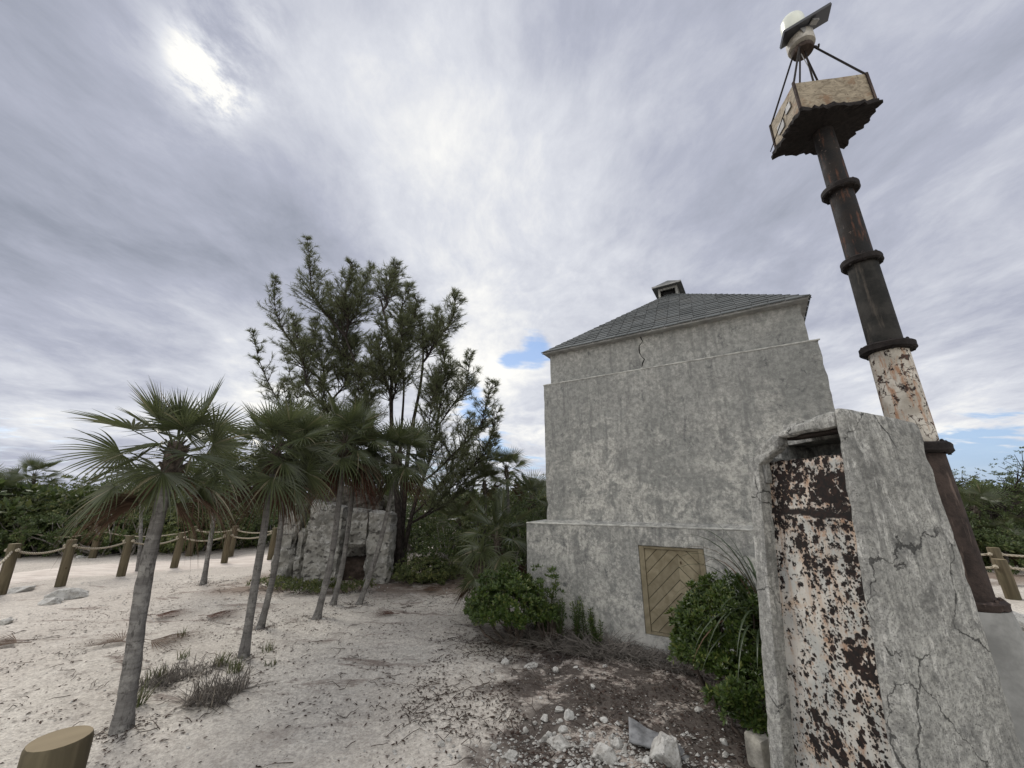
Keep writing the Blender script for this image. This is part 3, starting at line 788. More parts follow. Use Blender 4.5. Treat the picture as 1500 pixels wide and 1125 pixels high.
# ------------------------------------------------------------------ concrete cylinder store with rusted door
A = V((-.1736, .9848, 0)); Bd = V((.9659, .2588, 0)); NA = V((-.9848, -.1736, 0))
CC = V((1.64, 1.90, 0))
def K(s_, m_, z, in_=0.): 
    o = .125*(2.04-z)/2.04
    return CC+A*s_+Bd*m_+NA*(o*(1 if m_ < .3 else 0)-in_)+V((0, 0, z))
cs = thing('concrete_store', 'leaning grey concrete cabinet with a cracked side wall and rust eaten steel door', 'concrete cabinet', CC+V((.2, .3, 0)))
def cloc(mb): mb.v = [tuple(V(v)-cs.location) for v in mb.v]; return mb
def kb(s0, s1, m0, m1, z0, z1, cuts, amp=.006, seed=0., chip=.03, s1b=None, s0b=None, z1b=None, zr=None):
    s1b = s1 if s1b is None else s1b; s0b = s0 if s0b is None else s0b
    cor = []
    for a in (0, 1):
        for b_ in (0, 1):
            for c in (0, 1):
                s_ = (s1 if c else s1b) if a else (s0 if c else s0b)
                z = (z1 if c else z0)
                if c and b_ and z1b is not None: z = z1b
                if c and a and zr is not None: z = zr
                cor.append(K(s_, m1 if b_ else m0, z))
    return cloc(block(cor, cuts, amp, seed=seed, chip=chip*.45))
kb(0, .037, 0, .54, -.3, 2.05, (3, 22, 84), .006, 1., .04, s1b=.095, s0b=-.03, z1b=2.00).obj('side_wall', M_conc, cs, True)
kb(.565, .66, .0, .54, -.3, 1.865, (5, 18, 72), .006, 4., .04, s1b=.785, s0b=.68).obj('side_wall', M_conc, cs, True)
kb(.05, .60, .46, .54, -.3, 2.0, (12, 3, 30), .006, 6., .03).obj('back_wall', M_conc, cs, True)
kb(.040, .40, .0, .05, 1.955, 2.045, (14, 3, 4), .007, 8., .05, zr=1.99).obj('lintel', M_conc, cs, True)
# roof slab broken at the left
def kslab(s0, s1, m0, m1, za, zb, cuts, seed):
    return cloc(block([K(s_, m_, z) for s_ in (s0, s1) for m_ in (m0, m1) for z in (za, zb)], cuts, .007, seed=seed, chip=.05))
kslab(.042, .405, .052, .25, 1.965, 2.035, (8, 10, 3), 11.).obj('roof_slab', M_conc, cs, True)
kslab(.044, .66, .25, .54, 1.94, 2.02, (14, 8, 3), 12.).obj('roof_slab', M_conc, cs, True)
kslab(.575, .655, .20, .54, 1.80, 1.945, (3, 8, 5), 13.).obj('end_wall', M_conc, cs, True)
kslab(.545, .575, .03, .08, 1.70, 1.885, (3, 3, 6), 14.).obj('broken_stub', M_conc, cs, True)
# steel door in the recess
dr = MB(); NZ, NS = 60, 20
for j in range(NZ+1):
    z = -.25+(1.83+.25)*j/NZ
    for i in range(NS+1):
        t = i/NS; s_ = (.028+(.612-.028)*t)+(.035+.04*t)*(1.83-z)/1.5
        p = K(s_, 0, z)-NA*.075
        rib = .010 if abs(z-1.53) < .02 else 0
        p = p+NA*(rib+.004*mn.noise(p*4))
        if j == NZ: p.z += .012*mn.noise(p*30)
        dr.v.append(tuple(p))
for j in range(NZ):
    for i in range(NS):
        o = j*(NS+1)+i; dr.f.append((o, o+NS+1, o+NS+2, o+1)); dr.m.append(0)
dro = cloc(dr).obj('steel_door', M_panel, cs, True)
sol = dro.modifiers.new('s', 'SOLIDIFY'); sol.thickness = .012; sol.offset = -1
wg = block([K(s_, m_, z) for s_, za, zb in ((.385, 1.90, 2.0), (.60, 1.80, 1.90)) for m_ in (.005, .075) for z in (za, zb)], (12, 4, 6), .010, 14, seed=21., chip=.05)
cloc(wg).obj('broken_wall_top', M_conc, cs, True)
# dark timber ledge seen under the lintel
tl = MB(); tl.v = []; 
tlb = block([K(s_, m_, z) for s_ in (.045, .40) for m_ in (.055, .14) for z in (1.94, 1.962)], (8, 3, 2), .004, seed=3)
cloc(tlb).obj('timber_ledge', M_bark, cs)
# cracks modelled on the near side wall (B face and corner)
def facept(u, z, o=.004):           # u along B face
    p = K(-.03*(2.05-z)/2.35, u, z)
    o2 = .125*(2.04-z)/2.04
    if u < .3: p = CC+A*(-.03*(2.05-z)/2.35)+Bd*u+NA*(o2*(1-u/.54))+V((0, 0, z))
    else: p = CC+A*(-.03*(2.05-z)/2.35)+Bd*u+NA*(o2*(1-u/.54))+V((0, 0, z))
    return p-A*o
# ------------------------------------------------------------------ light beacon on its iron column
PX, PY = 3.62, 3.50
bc = thing('light_beacon', 'tall rusted iron column beacon with flanged joints carrying a box, lantern and solar panel', 'navigation light', (PX, PY, 0))
def ring_r(z0, r0, z1, r1, n=14):
    return [(r0+(r1-r0)*i/n, z0+(z1-z0)*i/n) for i in range(n+1)]
secs = [(.83, .205, 1.50, .170, M_lowpole), (1.56, .168, 2.03, .158, M_peel), (2.03, .158, 2.98, .140, M_pole2), (2.98, .124, 3.94, .112, M_pole), (3.94, .108, 4.86, .100, M_pole), (4.86, .10, 5.74, .094, M_pole)]
# measured joints: z = 2.06, 3.0, 3.96, 4.87
ZJ = [.83, 2.06, 3.00, 3.96, 4.87, 5.72]
secs = [(0.83, 1.98, .190, .165, M_lowpole), (2.10, 2.94, .155, .148, M_peel), (3.04, 3.92, .132, .124, M_pole2), (3.99, 4.84, .113, .107, M_pole), (4.90, 5.74, .103, .096, M_pole)]
for i, (za, zb, ra, rb, m_) in enumerate(secs):
    mb = MB(); mb.lathe(ring_r(za-.04, ra, zb+.04, rb), n=40); o = mb.obj('column_section', m_, bc, True)
# flanges
for i, (z, r, h) in enumerate(((.83, .25, .045), (2.04, .225, .06), (3.0, .208, .05), (3.96, .172, .05), (4.87, .168, .05))):
    mb = MB(); n = 40
    prof = [(r*.6, z-h*.9), (r*.93, z-h*.8), (r, z-h*.5), (r*.99, z), (r, z+h*.45), (r*.95, z+h*.7), (r*.6, z+h*.8)]
    mb.lathe(prof, n=n)
    mb.v = [(v[0]*(1+.03*mn.noise(V(v)*14)), v[1]*(1+.03*mn.noise(V(v)*14+V((3, 0, 0)))), v[2]+.008*mn.noise(V(v)*12)) for v in mb.v]
    if i == 0:
        mb.v = [(v[0]*(1+.06*mn.noise(V(v)*20)), v[1]*(1+.06*mn.noise(V(v)*22)), v[2]+.02*mn.noise(V(v)*20)) for v in mb.v]
    fo = mb.obj('flange', M_lowpole if i == 0 else M_black, bc, True)
    for k in range(8):
        an = 2*pi*k/8+.2; b2 = MB(); b2.lathe([(.012, -h), (.014, -h*.7), (.014, h*.9), (.006, h*1.1)], (r*.86*cos(an), r*.86*sin(an), z), 8); 
        b2.obj('bolt', M_lowpole if i == 0 else M_black, fo)
mb = MB(); mb.lathe([(.52, -.3), (.44, .05), (.36, .3), (.29, .55), (.25, .80)], n=40)
mb.v = [(v[0]*(1+.03*mn.noise(V(v)*5)), v[1]*(1+.03*mn.noise(V(v)*5+V((3, 0, 0)))), v[2]) for v in mb.v]
mb.obj('concrete_footing', None or plain('smooth_concrete', (.24, .238, .225), .85, .25, 5, .3, .4), bc, True)
# platform
PR = Matrix.Rotation(radians(-8), 3, 'Z'); bx0 = V((.0, -.02, 0))
pl = MB(); n = 84; half = (.42, .31)
rim = []
for k in range(n):
    t = k/n*4; sd_ = int(t); fr_ = t-sd_
    c4 = [(-half[0], -half[1]), (half[0], -half[1]), (half[0]*.98, half[1]), (-half[0], half[1])]
    a, b_ = c4[sd_], c4[(sd_+1) % 4]
    x = a[0]+(b_[0]-a[0])*fr_; y = a[1]+(b_[1]-a[1])*fr_
    j = 1+.05*R_()+.05*mn.noise(V((x*9, y*9, 0)))
    if sd_ == 2 or (sd_ == 1 and fr_ > .6): j -= .08*(x > .1)
    rim.append((x*j, y*j))
vs = []
for (zz, f_) in ((5.70, .3), (5.705, .7), (5.70, 1.), (5.735, 1.01), (5.77, .93)):
    for (x, y) in rim:
        p = PR @ V((x*f_, y*f_, 0))+bx0; jz = .014*R_() if f_ > .9 else .004*mn.noise(V((x*8, y*8, f_)))
        vs.append((p.x, p.y, zz+jz))
fs = [(r*n+j, r*n+(j+1) % n, (r+1)*n+(j+1) % n, (r+1)*n+j) for r in range(4) for j in range(n)]
fs += [tuple(range(n-1, -1, -1)), tuple(4*n+j for j in range(n))]
pl.add(vs, fs); pl.obj('corroded_deck', M_black, bc)
hb_ = (.375, .265); bz0, bz1 = 5.75, 6.17
bxm = MB()
def pb(x, y, z): 
    p = PR @ V((x, y, 0))+bx0; return V((p.x, p.y, z))
bb = block([pb(sx*hb_[0], sy*hb_[1], z) for sx in (-1, 1) for sy in (-1, 1) for z in (bz0, bz1)], (12, 10, 6), .004, chip=.0)
bxo = bb.obj('equipment_box', M_platbox, bc)
for sx in (-1, 1):
    for sy in (-1, 1):
        ed_ = MB(); ed_.box(pb(sx*hb_[0]*1.0, sy*hb_[1]*1.0, (bz0+bz1)/2), (.024, .024, bz1-bz0+.012), PR)
        ed_.obj('corner_angle', M_lowpole, bxo)
br = MB(); br.box(pb(-hb_[0]-.008, -.1, 6.0), (.01, .10, .08), PR); br.obj('bracket_plate', M_alu, bxo)
br = MB(); br.box(pb(-hb_[0]-.008, .08, 5.93), (.01, .13, .12), PR); br.obj('bracket_plate', M_alu, bxo)
# lantern with struts
LC = V((.0, -.05, 0)); lz = 6.93
for sx, sy in ((-1, -1), (1, -1), (1, 1), (-1, 1)):
    st_ = MB(); st_.tube([pb(sx*hb_[0], sy*hb_[1], bz1-.02), V((LC.x+sx*.085, LC.y+sy*.06, lz+.02))], .011, 8); st_.obj('strut', M_black, bc)
for sx in (-1, 1):
    st_ = MB(); st_.tube([pb(sx*hb_[0]*.25-.12, -hb_[1]*.3, bz1-.02), V((LC.x+sx*.03-.02, LC.y-.02, lz+.02))], .010, 8); st_.obj('strut', M_black, bc)
cbm = MB(); cbm.tube([V((-.02, -.05, bz1)), V((.02, -.06, 6.35)), V((.03, -.05, 6.6)), V((-.02, -.04, lz))], .005, 6); cbm.obj('cable', M_pvc, bc)
cbm = MB(); cbm.tube([V((-.41, .3, bz0)), pb(-.42, .05, 5.9), V((-.38, -.1, 6.1)), pb(-.37, -.15, 6.15)], .006, 6); cbm.obj('cable', M_black, bc)
ln = MB(); ln.lathe([(.05, 0), (.105, .005), (.115, .02), (.115, .05), (.085, .055), (.085, .09)], (LC.x, LC.y, lz), 36); lo = ln.obj('lantern_base', M_lowpole, bc, True)
ln = MB(); ln.lathe([(.085, .09), (.14, .095), (.145, .11), (.142, .33), (.12, .36), (.10, .365)], (LC.x, LC.y, lz), 36); ln.obj('lantern_housing', M_lantern, bc, True)
ln = MB(); ln.lathe([(.118, .335), (.130, .37), (.130, .52)]+[(.130*cos(a*pi/16), .52+.125*sin(a*pi/16)) for a in range(1, 8)]+[(.005, .646)], (LC.x-.03, LC.y, lz), 36); ln.obj('lantern_lens', M_dome, bc, True)
sh = MB(); sh.box((LC.x+.13, LC.y-.02, lz+.08), (.07, .02, .02)); sh.tube([V((.15, -.07, lz+.07)), V((.19, -.07, lz+.07)), V((.205, -.07, lz+.12))], .012, 6); sh.obj('hook', M_black, bc)
sp_ = MB()
q4 = [V((3.31, 3.30, 7.05)), V((3.79, 3.12, 7.24)), V((3.92, 3.33, 7.30)), V((3.42, 3.52, 7.10))]
q4 = [q-V((PX, PY, 0)) for q in q4]
n_ = (q4[1]-q4[0]).cross(q4[3]-q4[0]).normalized()*.03
sp_.add([tuple(q) for q in q4]+[tuple(q+n_) for q in q4], [(0, 3, 2, 1), (4, 5, 6, 7), (0, 1, 5, 4), (1, 2, 6, 5), (2, 3, 7, 6), (3, 0, 4, 7)])
spo = sp_.obj('solar_panel', M_solar, bc)
jb = MB(); cpos = q4[1].lerp(q4[3], .35)-n_*.7; jb.box(cpos, (.08, .06, .025)); jb.obj('junction_box', M_alu, spo)
jb = MB(); jb.add([tuple(q4[0].lerp(q4[2], .35)-n_*.1), tuple(q4[0].lerp(q4[2], .62)-n_*.1), tuple(V((LC.x+.04, LC.y-.13, lz+.16))), tuple(V((LC.x-.06, LC.y-.13, lz+.14)))], [(0, 1, 2, 3)])
pm = jb.obj('mounting_plate', M_alu, spo); sm_ = pm.modifiers.new('s', 'SOLIDIFY'); sm_.thickness = .006

# ------------------------------------------------------------------ rope fences
def postmesh(h, r, lean=(0, 0)):
    mb = MB(); n = 20
    pts = [V((0, 0, -.15)), V((lean[0]*.5, lean[1]*.5, h*.5)), V((lean[0], lean[1], h-.012)), V((lean[0], lean[1], h))]
    mb.tube(pts, [r*1.02, r, r*.98, r*.92], n, 0, True, .03, R_(0, 9))
    mb.m[-1] = 1
    return mb
def rope_pts(a, b_, sag, n=14):
    return [a.lerp(b_, i/n)-V((0, 0, sag*4*(i/n)*(1-i/n))) for i in range(n+1)]
def fence(name_label, posts, h, r, sag=.22, extra=None, ropes=(0.,), cat='rope fence'):
    t = thing('rope_fence', name_label, cat, posts[0])
    base = posts[0]; tops = []
    for p in posts:
        ln_ = (R_()*.03, R_()*.03); hh = h+R_()*.03
        o = postmesh(hh, r, ln_).obj('post', [M_post, M_postend], t, True, loc=p-base)
        o.data.polygons.foreach_set('use_smooth', [len(f.vertices) < 5 for f in o.data.polygons])
        tops.append(p-base+V((ln_[0]*.9, ln_[1]*.9, hh-.11)))
    for a, b_ in zip(tops, tops[1:]):
        for dz_ in ropes:
            mb = MB(); mb.tube(rope_pts(a-V((0, 0, dz_)), b_-V((0, 0, dz_)), sag*(b_-a).length/2+R_()*.02), .019, 8); mb.obj('rope', M_rope, t, True)
    for a in tops[:-1] if False else tops:
        for dz_ in ropes:      # knots either side of the hole in each post
            d_ = V((.7, .7, 0))
            for s_ in (-1, 1):
                mb = MB(); mb.lathe([(.01, -.03), (.034, -.018), (.036, .01), (.012, .03)], a-V((0, 0, dz_))+V((s_*(r+.02), -.01, 0)), 10)
                mb.obj('rope_knot', M_rope, t, True)
    return t
front = [G(-60, 905), G(0, 871), G(88, 859), G(177, 844), G(254, 833), G(328, 826), G(395, 821)]
fence('nearer rope fence of round wooden posts along the near edge of the pale path', front, .86, .078, .20)
rear = []
for xx in (-150, -60, 40, 148, 286, 345, 415):
    p = atY(xx, 772, 12.2 + .004*(xx-150)*(xx > 150)); rear.append(V((p.x, p.y, gh(p.x, p.y))))
fence('farther rope fence of wooden posts at the foot of the left thicket', rear, .86, .085, .16)
rf_ = [V((6.2, 7.9, 0)), V((7.8, 6.75, 0)), V((9.3, 6.4, 0))]
rf_ = [V((p.x, p.y, gh(p.x, p.y))) for p in rf_]
fence('rope fence post beside the path right of the iron column', rf_, .58, .085, .06)
rf2 = [V((6.5, 9.3, 0)), V((8.85, 7.7, 0)), V((10.2, 7.2, 0))]
rf2 = [V((p.x, p.y, gh(p.x, p.y))) for p in rf2]
fence('farther rope fence on the far side of the right hand path', rf2, .62, .085, .06)
p0 = V((-1.47, 1.545, 0)); p0.z = gh(p0.x, p0.y)
np_ = thing('wooden_post', 'thick round wooden post with a pale sawn top nearest the camera', 'post', p0)
pm_ = postmesh(.86-p0.z, .082); po = pm_.obj('post_body', [M_post, M_postend], np_, True)
po.data.polygons.foreach_set('use_smooth', [len(f.vertices) < 5 for f in po.data.polygons])

# ------------------------------------------------------------------ vegetation builders
def frond(mb, base, d, up, petl, Lb, nseg=34, droop=.25, mi=0, spread=2.35, wid=1., cup=.12, gdir=V((0, 0, -1)), fold=.25, pr=.008, samples=(0, .17, .34, .52, .70, .86, 1.), bend=0.):
    """fan leaf: petiole along d, blade of pleated segments"""
    d = d.normalized(); side = d.cross(up).normalized(); nrm = side.cross(d).normalized()
    H = base+d*petl+gdir*petl*.10*droop
    mb.tube([base, base.lerp(H, .5)+nrm*petl*.04, H], [pr*1.3, pr, pr*.7], 5, mi, False)
    if bend:
        d = (d+gdir*bend).normalized(); side = (side+nrm*R_()*.35).normalized(); side = (side-d*side.dot(d)).normalized(); nrm = side.cross(d).normalized()
    da = 2*spread/nseg
    for i in range(nseg):
        a = -spread+da*(i+.5)
        rl = Lb*(.80+.20*cos(a*.55))*(1+R_()*.07)
        dr = d*cos(a)+side*sin(a)+nrm*cup*1.2
        dr.normalize()
        tang = (side*cos(a)-d*sin(a)).normalized()
        nn = dr.cross(tang).normalized()
        dd = droop*(1+.5*R_())
        vs = []
        for k, t in enumerate(samples):
            if t < .34: w = rl*t*da*.5*1.0
            else: w = rl*.34*da*.5*.92*(1-((t-.34)/.66)**1.3)
            w = max(w*wid, .0004)
            c = H+dr*rl*t+gdir*(rl*dd*max(0, t-.18)**2.0)
            # shrink back so drooping tips keep their length
            c -= dr*rl*dd*.35*max(0, t-.3)**2
            rg = nn*w*.8*(1 if fold else 0)
            vs += [tuple(c-tang*w), tuple(c+rg), tuple(c+tang*w)]
        fs = []
        for k in range(len(samples)-1):
            o = k*3; fs += [(o, o+1, o+4, o+3), (o+1, o+2, o+5, o+4)]
        mb.add(vs, fs, mi)
GA = 2.39996
def palm(label, base, top, r, rad, nfr, ndead, group=None, cat='palm tree', seed=0, red=False, lowcut=-48, parts=True, upright=88, flare=2.1, nseg=26, az0=0, kink=None, nskirt=0, name='fan_palm'):
    random.seed(100+seed)
    base = V(base); top = V(top)
    t = thing(name, label, cat, base, group)
    T = top-base; n = 44; pts = []; rs = []
    k_ = kink if kink is not None else .05
    for i in range(n+1):
        q = i/n
        p = V((T.x*(q**.9), T.y*q, -.08+(T.z+.08)*q))+V((k_*sin(q*pi)*T.z*(.6)+.022*mn.noise(V((q*2.3, seed, 0))), .022*mn.noise(V((q*2.3, seed, 5))), 0))
        pts.append(p); rs.append(r*.84*(1.05-.22*q+.10*mn.noise(V((q*7, seed, 1)))+.05*mn.noise(V((q*40, seed, 2))))*(1+(flare-1)*math.exp(-q*T.z/.085))*(1+.03*R_()))
    mb = MB(); mb.tube(pts, rs, 18, 0, True, .09, seed); mb.obj('trunk', M_trunk, t, True)
    # crown shaft: old leaf bases
    ax = (pts[-1]-pts[-4]).normalized(); fb = MB()
    fb.tube([pts[-1]-ax*.22, pts[-1]-ax*.08, pts[-1]+ax*.06, pts[-1]+ax*.16], [r*.85, r*1.08, r*1.05, r*.5], 14, 0, True, .25, seed)
    for k in range(44):
        an = R_(0, 6.28); z = R_(-.22, .1); el = R_(.3, 1.1)
        o_ = pts[-1]+ax*z; dv = V((cos(an)*cos(el), sin(an)*cos(el), sin(el)))
        fb.tube([o_+dv*r*.7, o_+dv*(r+R_(.03, .10))], [.014, .006], 4, 0)
    fb.obj('leaf_bases', M_fibre, t)
    C = pts[-1]+ax*.08
    for k in range(nfr):
        q = (k+.5)/nfr; an = az0+k*GA+R_()*.25
        el = radians(upright-(upright-lowcut)*q**.95)+R_()*.09
        dv = V((cos(an)*cos(el), sin(an)*cos(el), sin(el)))
        upv = V((0, 0, 1)) if abs(dv.z) < .97 else V((-cos(an), -sin(an), .3))
        upv = (upv+V((R_(), R_(), R_()*.4))*.65).normalized()
        mb = MB(); sz = rad*(.56+.06*R_())*(1 if q > .12 else .85)
        frond(mb, C-ax*.1*q, dv, upv, rad*(.46+.08*R_())*(1 if q > .15 else .6), sz, nseg, droop=.06+.42*q**1.5+.10*max(0, R_()), cup=.10+.12*R_(0, 1), pr=.0065*rad/.9, spread=1.95+.35*R_(), bend=.15+.75*q*(1-.3*abs(R_())))
        mb.obj('frond', L_palm, t)
    for k in range(ndead):
        an = az0+k*GA*1.3+R_()*.4; el = radians(-40-38*R_(0, 1))
        dv = V((cos(an)*cos(el), sin(an)*cos(el), sin(el)))
        mb = MB()
        frond(mb, C-ax*(.10+.08*R_(0, 1)), dv, V((cos(an), sin(an), .6)).normalized(), rad*.42, rad*.62*(1+.2*R_()), int(nseg*.7), droop=.8, cup=.5, pr=.006, spread=1.5, wid=.7)
        mb.obj('dead_frond', L_red if (red and k % 3) else L_dead, t)
    random.seed(7+seed)
    return t

def P3(px, py, base): 
    """point at the base's distance seen at that pixel of the photo"""
    return atY(px, py, base.y)
b1 = G(180, 1068); palm('nearest fan palm with a thick grey trunk leaning right of the pale post', b1, P3(246, 672, b1)+V((0, .05, 0)), .066, .74, 28, 8, 'fan palms on the sand', seed=1, kink=-.03, nseg=26, az0=.4, flare=1.6, lowcut=-42)
b2 = G(357, 962); palm('second nearest fan palm with dense crown and leaning slim grey trunk', b2, P3(404, 668, b2), .050, .84, 38, 9, 'fan palms on the sand', seed=2, kink=.0, az0=1.4)
b3 = G(380, 920); palm('fan palm close behind the second one with a dark trunk', b3, P3(424, 662, b3), .046, .74, 28, 6, 'fan palms on the sand', seed=3, az0=2.2)
b4 = G(463, 905); palm('fan palm before the ruin with red brown dead fronds and a flared foot', b4, P3(505, 652, b4), .052, .86, 36, 13, 'fan palms on the sand', seed=4, red=True)
b5 = G(487, 885); palm('fan palm half hidden behind the red skirted palm before the ruin', b5, P3(520, 668, b5), .046, .80, 26, 7, 'fan palms on the sand', seed=5, red=True)
b6 = G(524, 885); palm('fan palm leaning right in front of the ruin doorway', b6, P3(582, 672, b6), .048, .84, 34, 7, 'fan palms on the sand', seed=6, az0=.9)
b7 = G(298, 856); palm('thin fan palm by the rope fence with hanging grey dead fronds', b7, P3(318, 668, b7), .050, .68, 14, 14, 'fan palms on the sand', seed=7)
b8 = G(203, 838); palm('small fan palm behind the nearest trunk with hanging brown skirt', b8, P3(207, 700, b8)-V((0,0,.05)), .045, .66, 7, 14, 'fan palms on the sand', seed=8)

# casuarina
def casuarina(label, base, tips, seed, dens=1.):
    random.seed(seed); base = V(base)
    t = thing('casuarina_tree', label, 'tree', base)
    wood = MB(); nd = MB()
    fork = V((0, 0, 1.0))
    wood.tube([V((0, 0, -.2)), V((.02, 0, .35)), V((0, 0, .6))], [.20, .15, .08], 12, 0, True, .1)
    def tuft(p, d, s_):
        for _ in range(int(6*dens)):
            v = (d*1.0+V((R_(), R_(), R_()*.8))*.85).normalized(); l_ = s_*R_(.5, 1.3)
            sd = v.cross(V((R_(), R_(), R_()))).normalized()*.0034
            m_ = p+v*l_*.55+V((0, 0, .0)); e_ = p+v*l_+V((0, 0, -l_*l_*.5))
            nd.add([tuple(p-sd), tuple(p+sd), tuple(m_+sd), tuple(e_), tuple(m_-sd)], [(0, 1, 2, 4), (4, 2, 3)])
    def twig(p, d, l_, lvl):
        n = max(3, int(l_/.085)); pts = [p]; q = p
        dd = d.copy()
        for i in range(n):
            dd = (dd+V((R_(), R_(), R_()+.25))*.10).normalized(); q = q+dd*l_/n; pts.append(q)
            if lvl >= 1 or i > n*.15: tuft(q, dd, .15)
            if lvl == 0 and i > 0 and random.random() < .75:
                sd = (dd+V((R_(), R_(), R_()*.6+.15))*1.0).normalized()
                twig(q, sd, l_*R_(.25, .5)*(1-.5*i/n), 1)
        r0 = .012 if lvl == 0 else .006
        wood.tube(pts, [r0*(1-.75*i/n) for i in range(n+1)], 4, 0, False)
    mains = []
    for (x, y, Y, r0) in ((505, 470, 10.2, .075), (560, 440, 9.7, .08), (622, 480, 10.3, .075), (585, 500, 10.9, .06), (660, 560, 9.8, .06), (455, 540, 9.9, .06)):
        e_ = atY(x, y, Y)-base; st0 = V((R_()*.12, R_()*.12, -.1)); c_ = st0+V(((e_.x-st0.x)*.35, (e_.y-st0.y)*.35, (e_.z-st0.z)*.5)); mp = []
        ph0 = R_(0, 6)
        for i in range(25):
            q = i/24; mp.append(st0.lerp(c_, q).lerp(c_.lerp(e_, q), q)+V((sin(q*9+ph0), cos(q*8+ph0), 0))*.09*q)
        wood.tube(mp, [r0*(1-.7*i/24) for i in range(25)], 8, 0, False, .1); mains.append(mp)
    for (tp, rb) in tips:
        tp = V(tp)-base
        n = 22; best = None
        for mp in mains:
            for i in range(6, 24):
                p_ = mp[i]; hd = hypot(p_.x-tp.x, p_.y-tp.y); vz = tp.z-p_.z
                if vz < .25: continue
                cst = abs(vz-(1.3+hd*.9))+hd*.6+R_(0, .5)
                if best is None or cst < best[0]: best = (cst, p_)
        s0_ = best[1].copy(); L_ = (tp-s0_).length; pts = []
        ctrl = s0_+V(((tp.x-s0_.x)*.75, (tp.y-s0_.y)*.75, (tp.z-s0_.z)*.32))
        ph = R_(0, 6)
        for i in range(n+1):
            q = i/n; p = s0_.lerp(ctrl, q).lerp(ctrl.lerp(tp, q), q)
            p += V((sin(q*7+ph), cos(q*6+ph), .5*sin(q*11+ph)))*.09*sin(q*pi)
            pts.append(p)
        wood.tube(pts, [rb*.5*(1-.92*i/n)+.005 for i in range(n+1)], 7, 0, False, .1)
        for i in range(3, n+1):
            q = i/n
            dd = (pts[min(i+1, n)]-pts[i-1]).normalized()
            k = 5 if q > .3 else 3
            for _ in range(k):
                if q < .12: continue
                sd = V((R_(), R_(), R_(-.2, .6))).normalized(); sd = (sd*.95+dd*.7).normalized()
                ll = (.12+.78*(1-q)**.9)*R_(.3, 1.35)
                twig(pts[i], sd, ll, 0)
            if q > .5: tuft(pts[i], dd, .16)
    wood.obj('trunk', M_bark, t, True); nd.obj('crown', L_cas, t)
    return t
cb = V((-2.62, 9.9, 0)); cb.z = gh(cb.x, cb.y)
tips = []
for (x, y, Y, rb) in ((450, 352, 10.2, .07), (403, 410, 10.9, .05), (372, 492, 9.6, .05), (515, 385, 9.4, .06), (543, 392, 10.8, .05), (580, 388, 10.2, .07), (668, 430, 10.0, .06),
                     (640, 455, 11.0, .05), (610, 440, 9.3, .05), (480, 420, 11.3, .05), (722, 562, 10.0, .045), (728, 605, 9.4, .04), (725, 640, 10.6, .04), (430, 470, 9.3, .05), (560, 470, 8.8, .05), (690, 520, 10.8, .04), (415, 560, 10.3, .04), (640, 560, 9.1, .04), (520, 500, 10.6, .05), (690, 610, 10.8, .04), (470, 560, 9.2, .04), (500, 440, 10.8, .05), (600, 420, 10.8, .05), (545, 500, 11.2, .04), (650, 510, 9.4, .04), (420, 520, 10.8, .04), (590, 470, 9.0, .04), (530, 540, 9.2, .04), (465, 470, 10.7, .05)):
    tips.append((atY(x, y, Y), rb))
casuarina('tall feathery casuarina tree behind the ruin with many rising limbs', cb, tips, 31)

# leafy shrubs
def rosette(mb, p, d, l_, n, mi=0, w=.36):
    for k in range(n):
        a = k*GA+R_()*.4; el = R_(.15, 1.1)
        s1_ = d.cross(V((.3, .5, .8))).normalized(); s2_ = d.cross(s1_)
        v = (d*sin(el)+(s1_*cos(a)+s2_*sin(a))*cos(el)).normalized()
        sd = v.cross(d).normalized()*l_*w*.5; ll = l_*R_(.75, 1.15)
        q = p+v*ll*.12
        nn = sd.cross(v).normalized()*ll*.06
        mb.add([tuple(q), tuple(q+v*ll*.55+sd-nn), tuple(q+v*ll), tuple(q+v*ll*.55-sd-nn), tuple(q+v*ll*.55+nn)], [(0, 1, 4), (1, 2, 4), (2, 3, 4), (3, 0, 4)], mi)
def shrub(label, c, rx, ry, h, n, leaf, nl=9, m_=L_bright, cat='shrub', seed=0, low=.0, lump=.3, group=None, name='shrub', stems=14, inner=.35, wood=None, w=.42):
    random.seed(500+seed); c = V(c)
    t = thing(name, label, cat, c, group)
    mb = MB(); st_ = MB(); tips_ = []
    for i in range(n):
        u = R_(0, 2*pi); v = R_(-1 if name == 'thicket_bush' else -.25, 1)
        ct = sqrt(max(0, 1-v*v)); dr = V((ct*cos(u), ct*sin(u), v))
        lum_ = 1+lump*(mn.noise(dr*2.1+V((seed, 0, 0)))*1.6+.6*mn.noise(dr*5+V((0, seed, 0))))
        k = (1-inner*random.random()**1.6)*lum_
        z = h*.5+dr.z*h*.5*k if dr.z < 0 else h*(.38)+dr.z*h*.62*k
        p = V((dr.x*rx*k, dr.y*ry*k, max(.03, z)))
        if mn.noise(p*V((3, 3, 3)).x/max(.4, rx)+V((seed, 1, 0))) < -.22: continue
        d = (dr+V((0, 0, .6))+V((R_(), R_(), R_()))*.35).normalized()
        rosette(mb, p, d, leaf*R_(.8, 1.15), nl, 0, w); tips_.append(p)
    for i in range(stems):
        p = random.choice(tips_); b_ = V((R_()*rx*.25, R_()*ry*.25, -.05))
        md = b_.lerp(p, .5)+V((R_()*.08, R_()*.08, -.05))
        st_.tube([b_, md, p], [.018*h+.004, .012*h+.003, .004], 5, 0, False)
    st_.obj('stems', wood or M_twig, t); mb.obj('foliage', m_, t)
    return t
def GG(x, y): return V((x, y, gh(x, y)))
shrub('round bright green shrub at the left corner of the blockhouse', GG(-.03, 5.25), .50, .45, .80, 1500, .05, 9, seed=1, lump=.18)
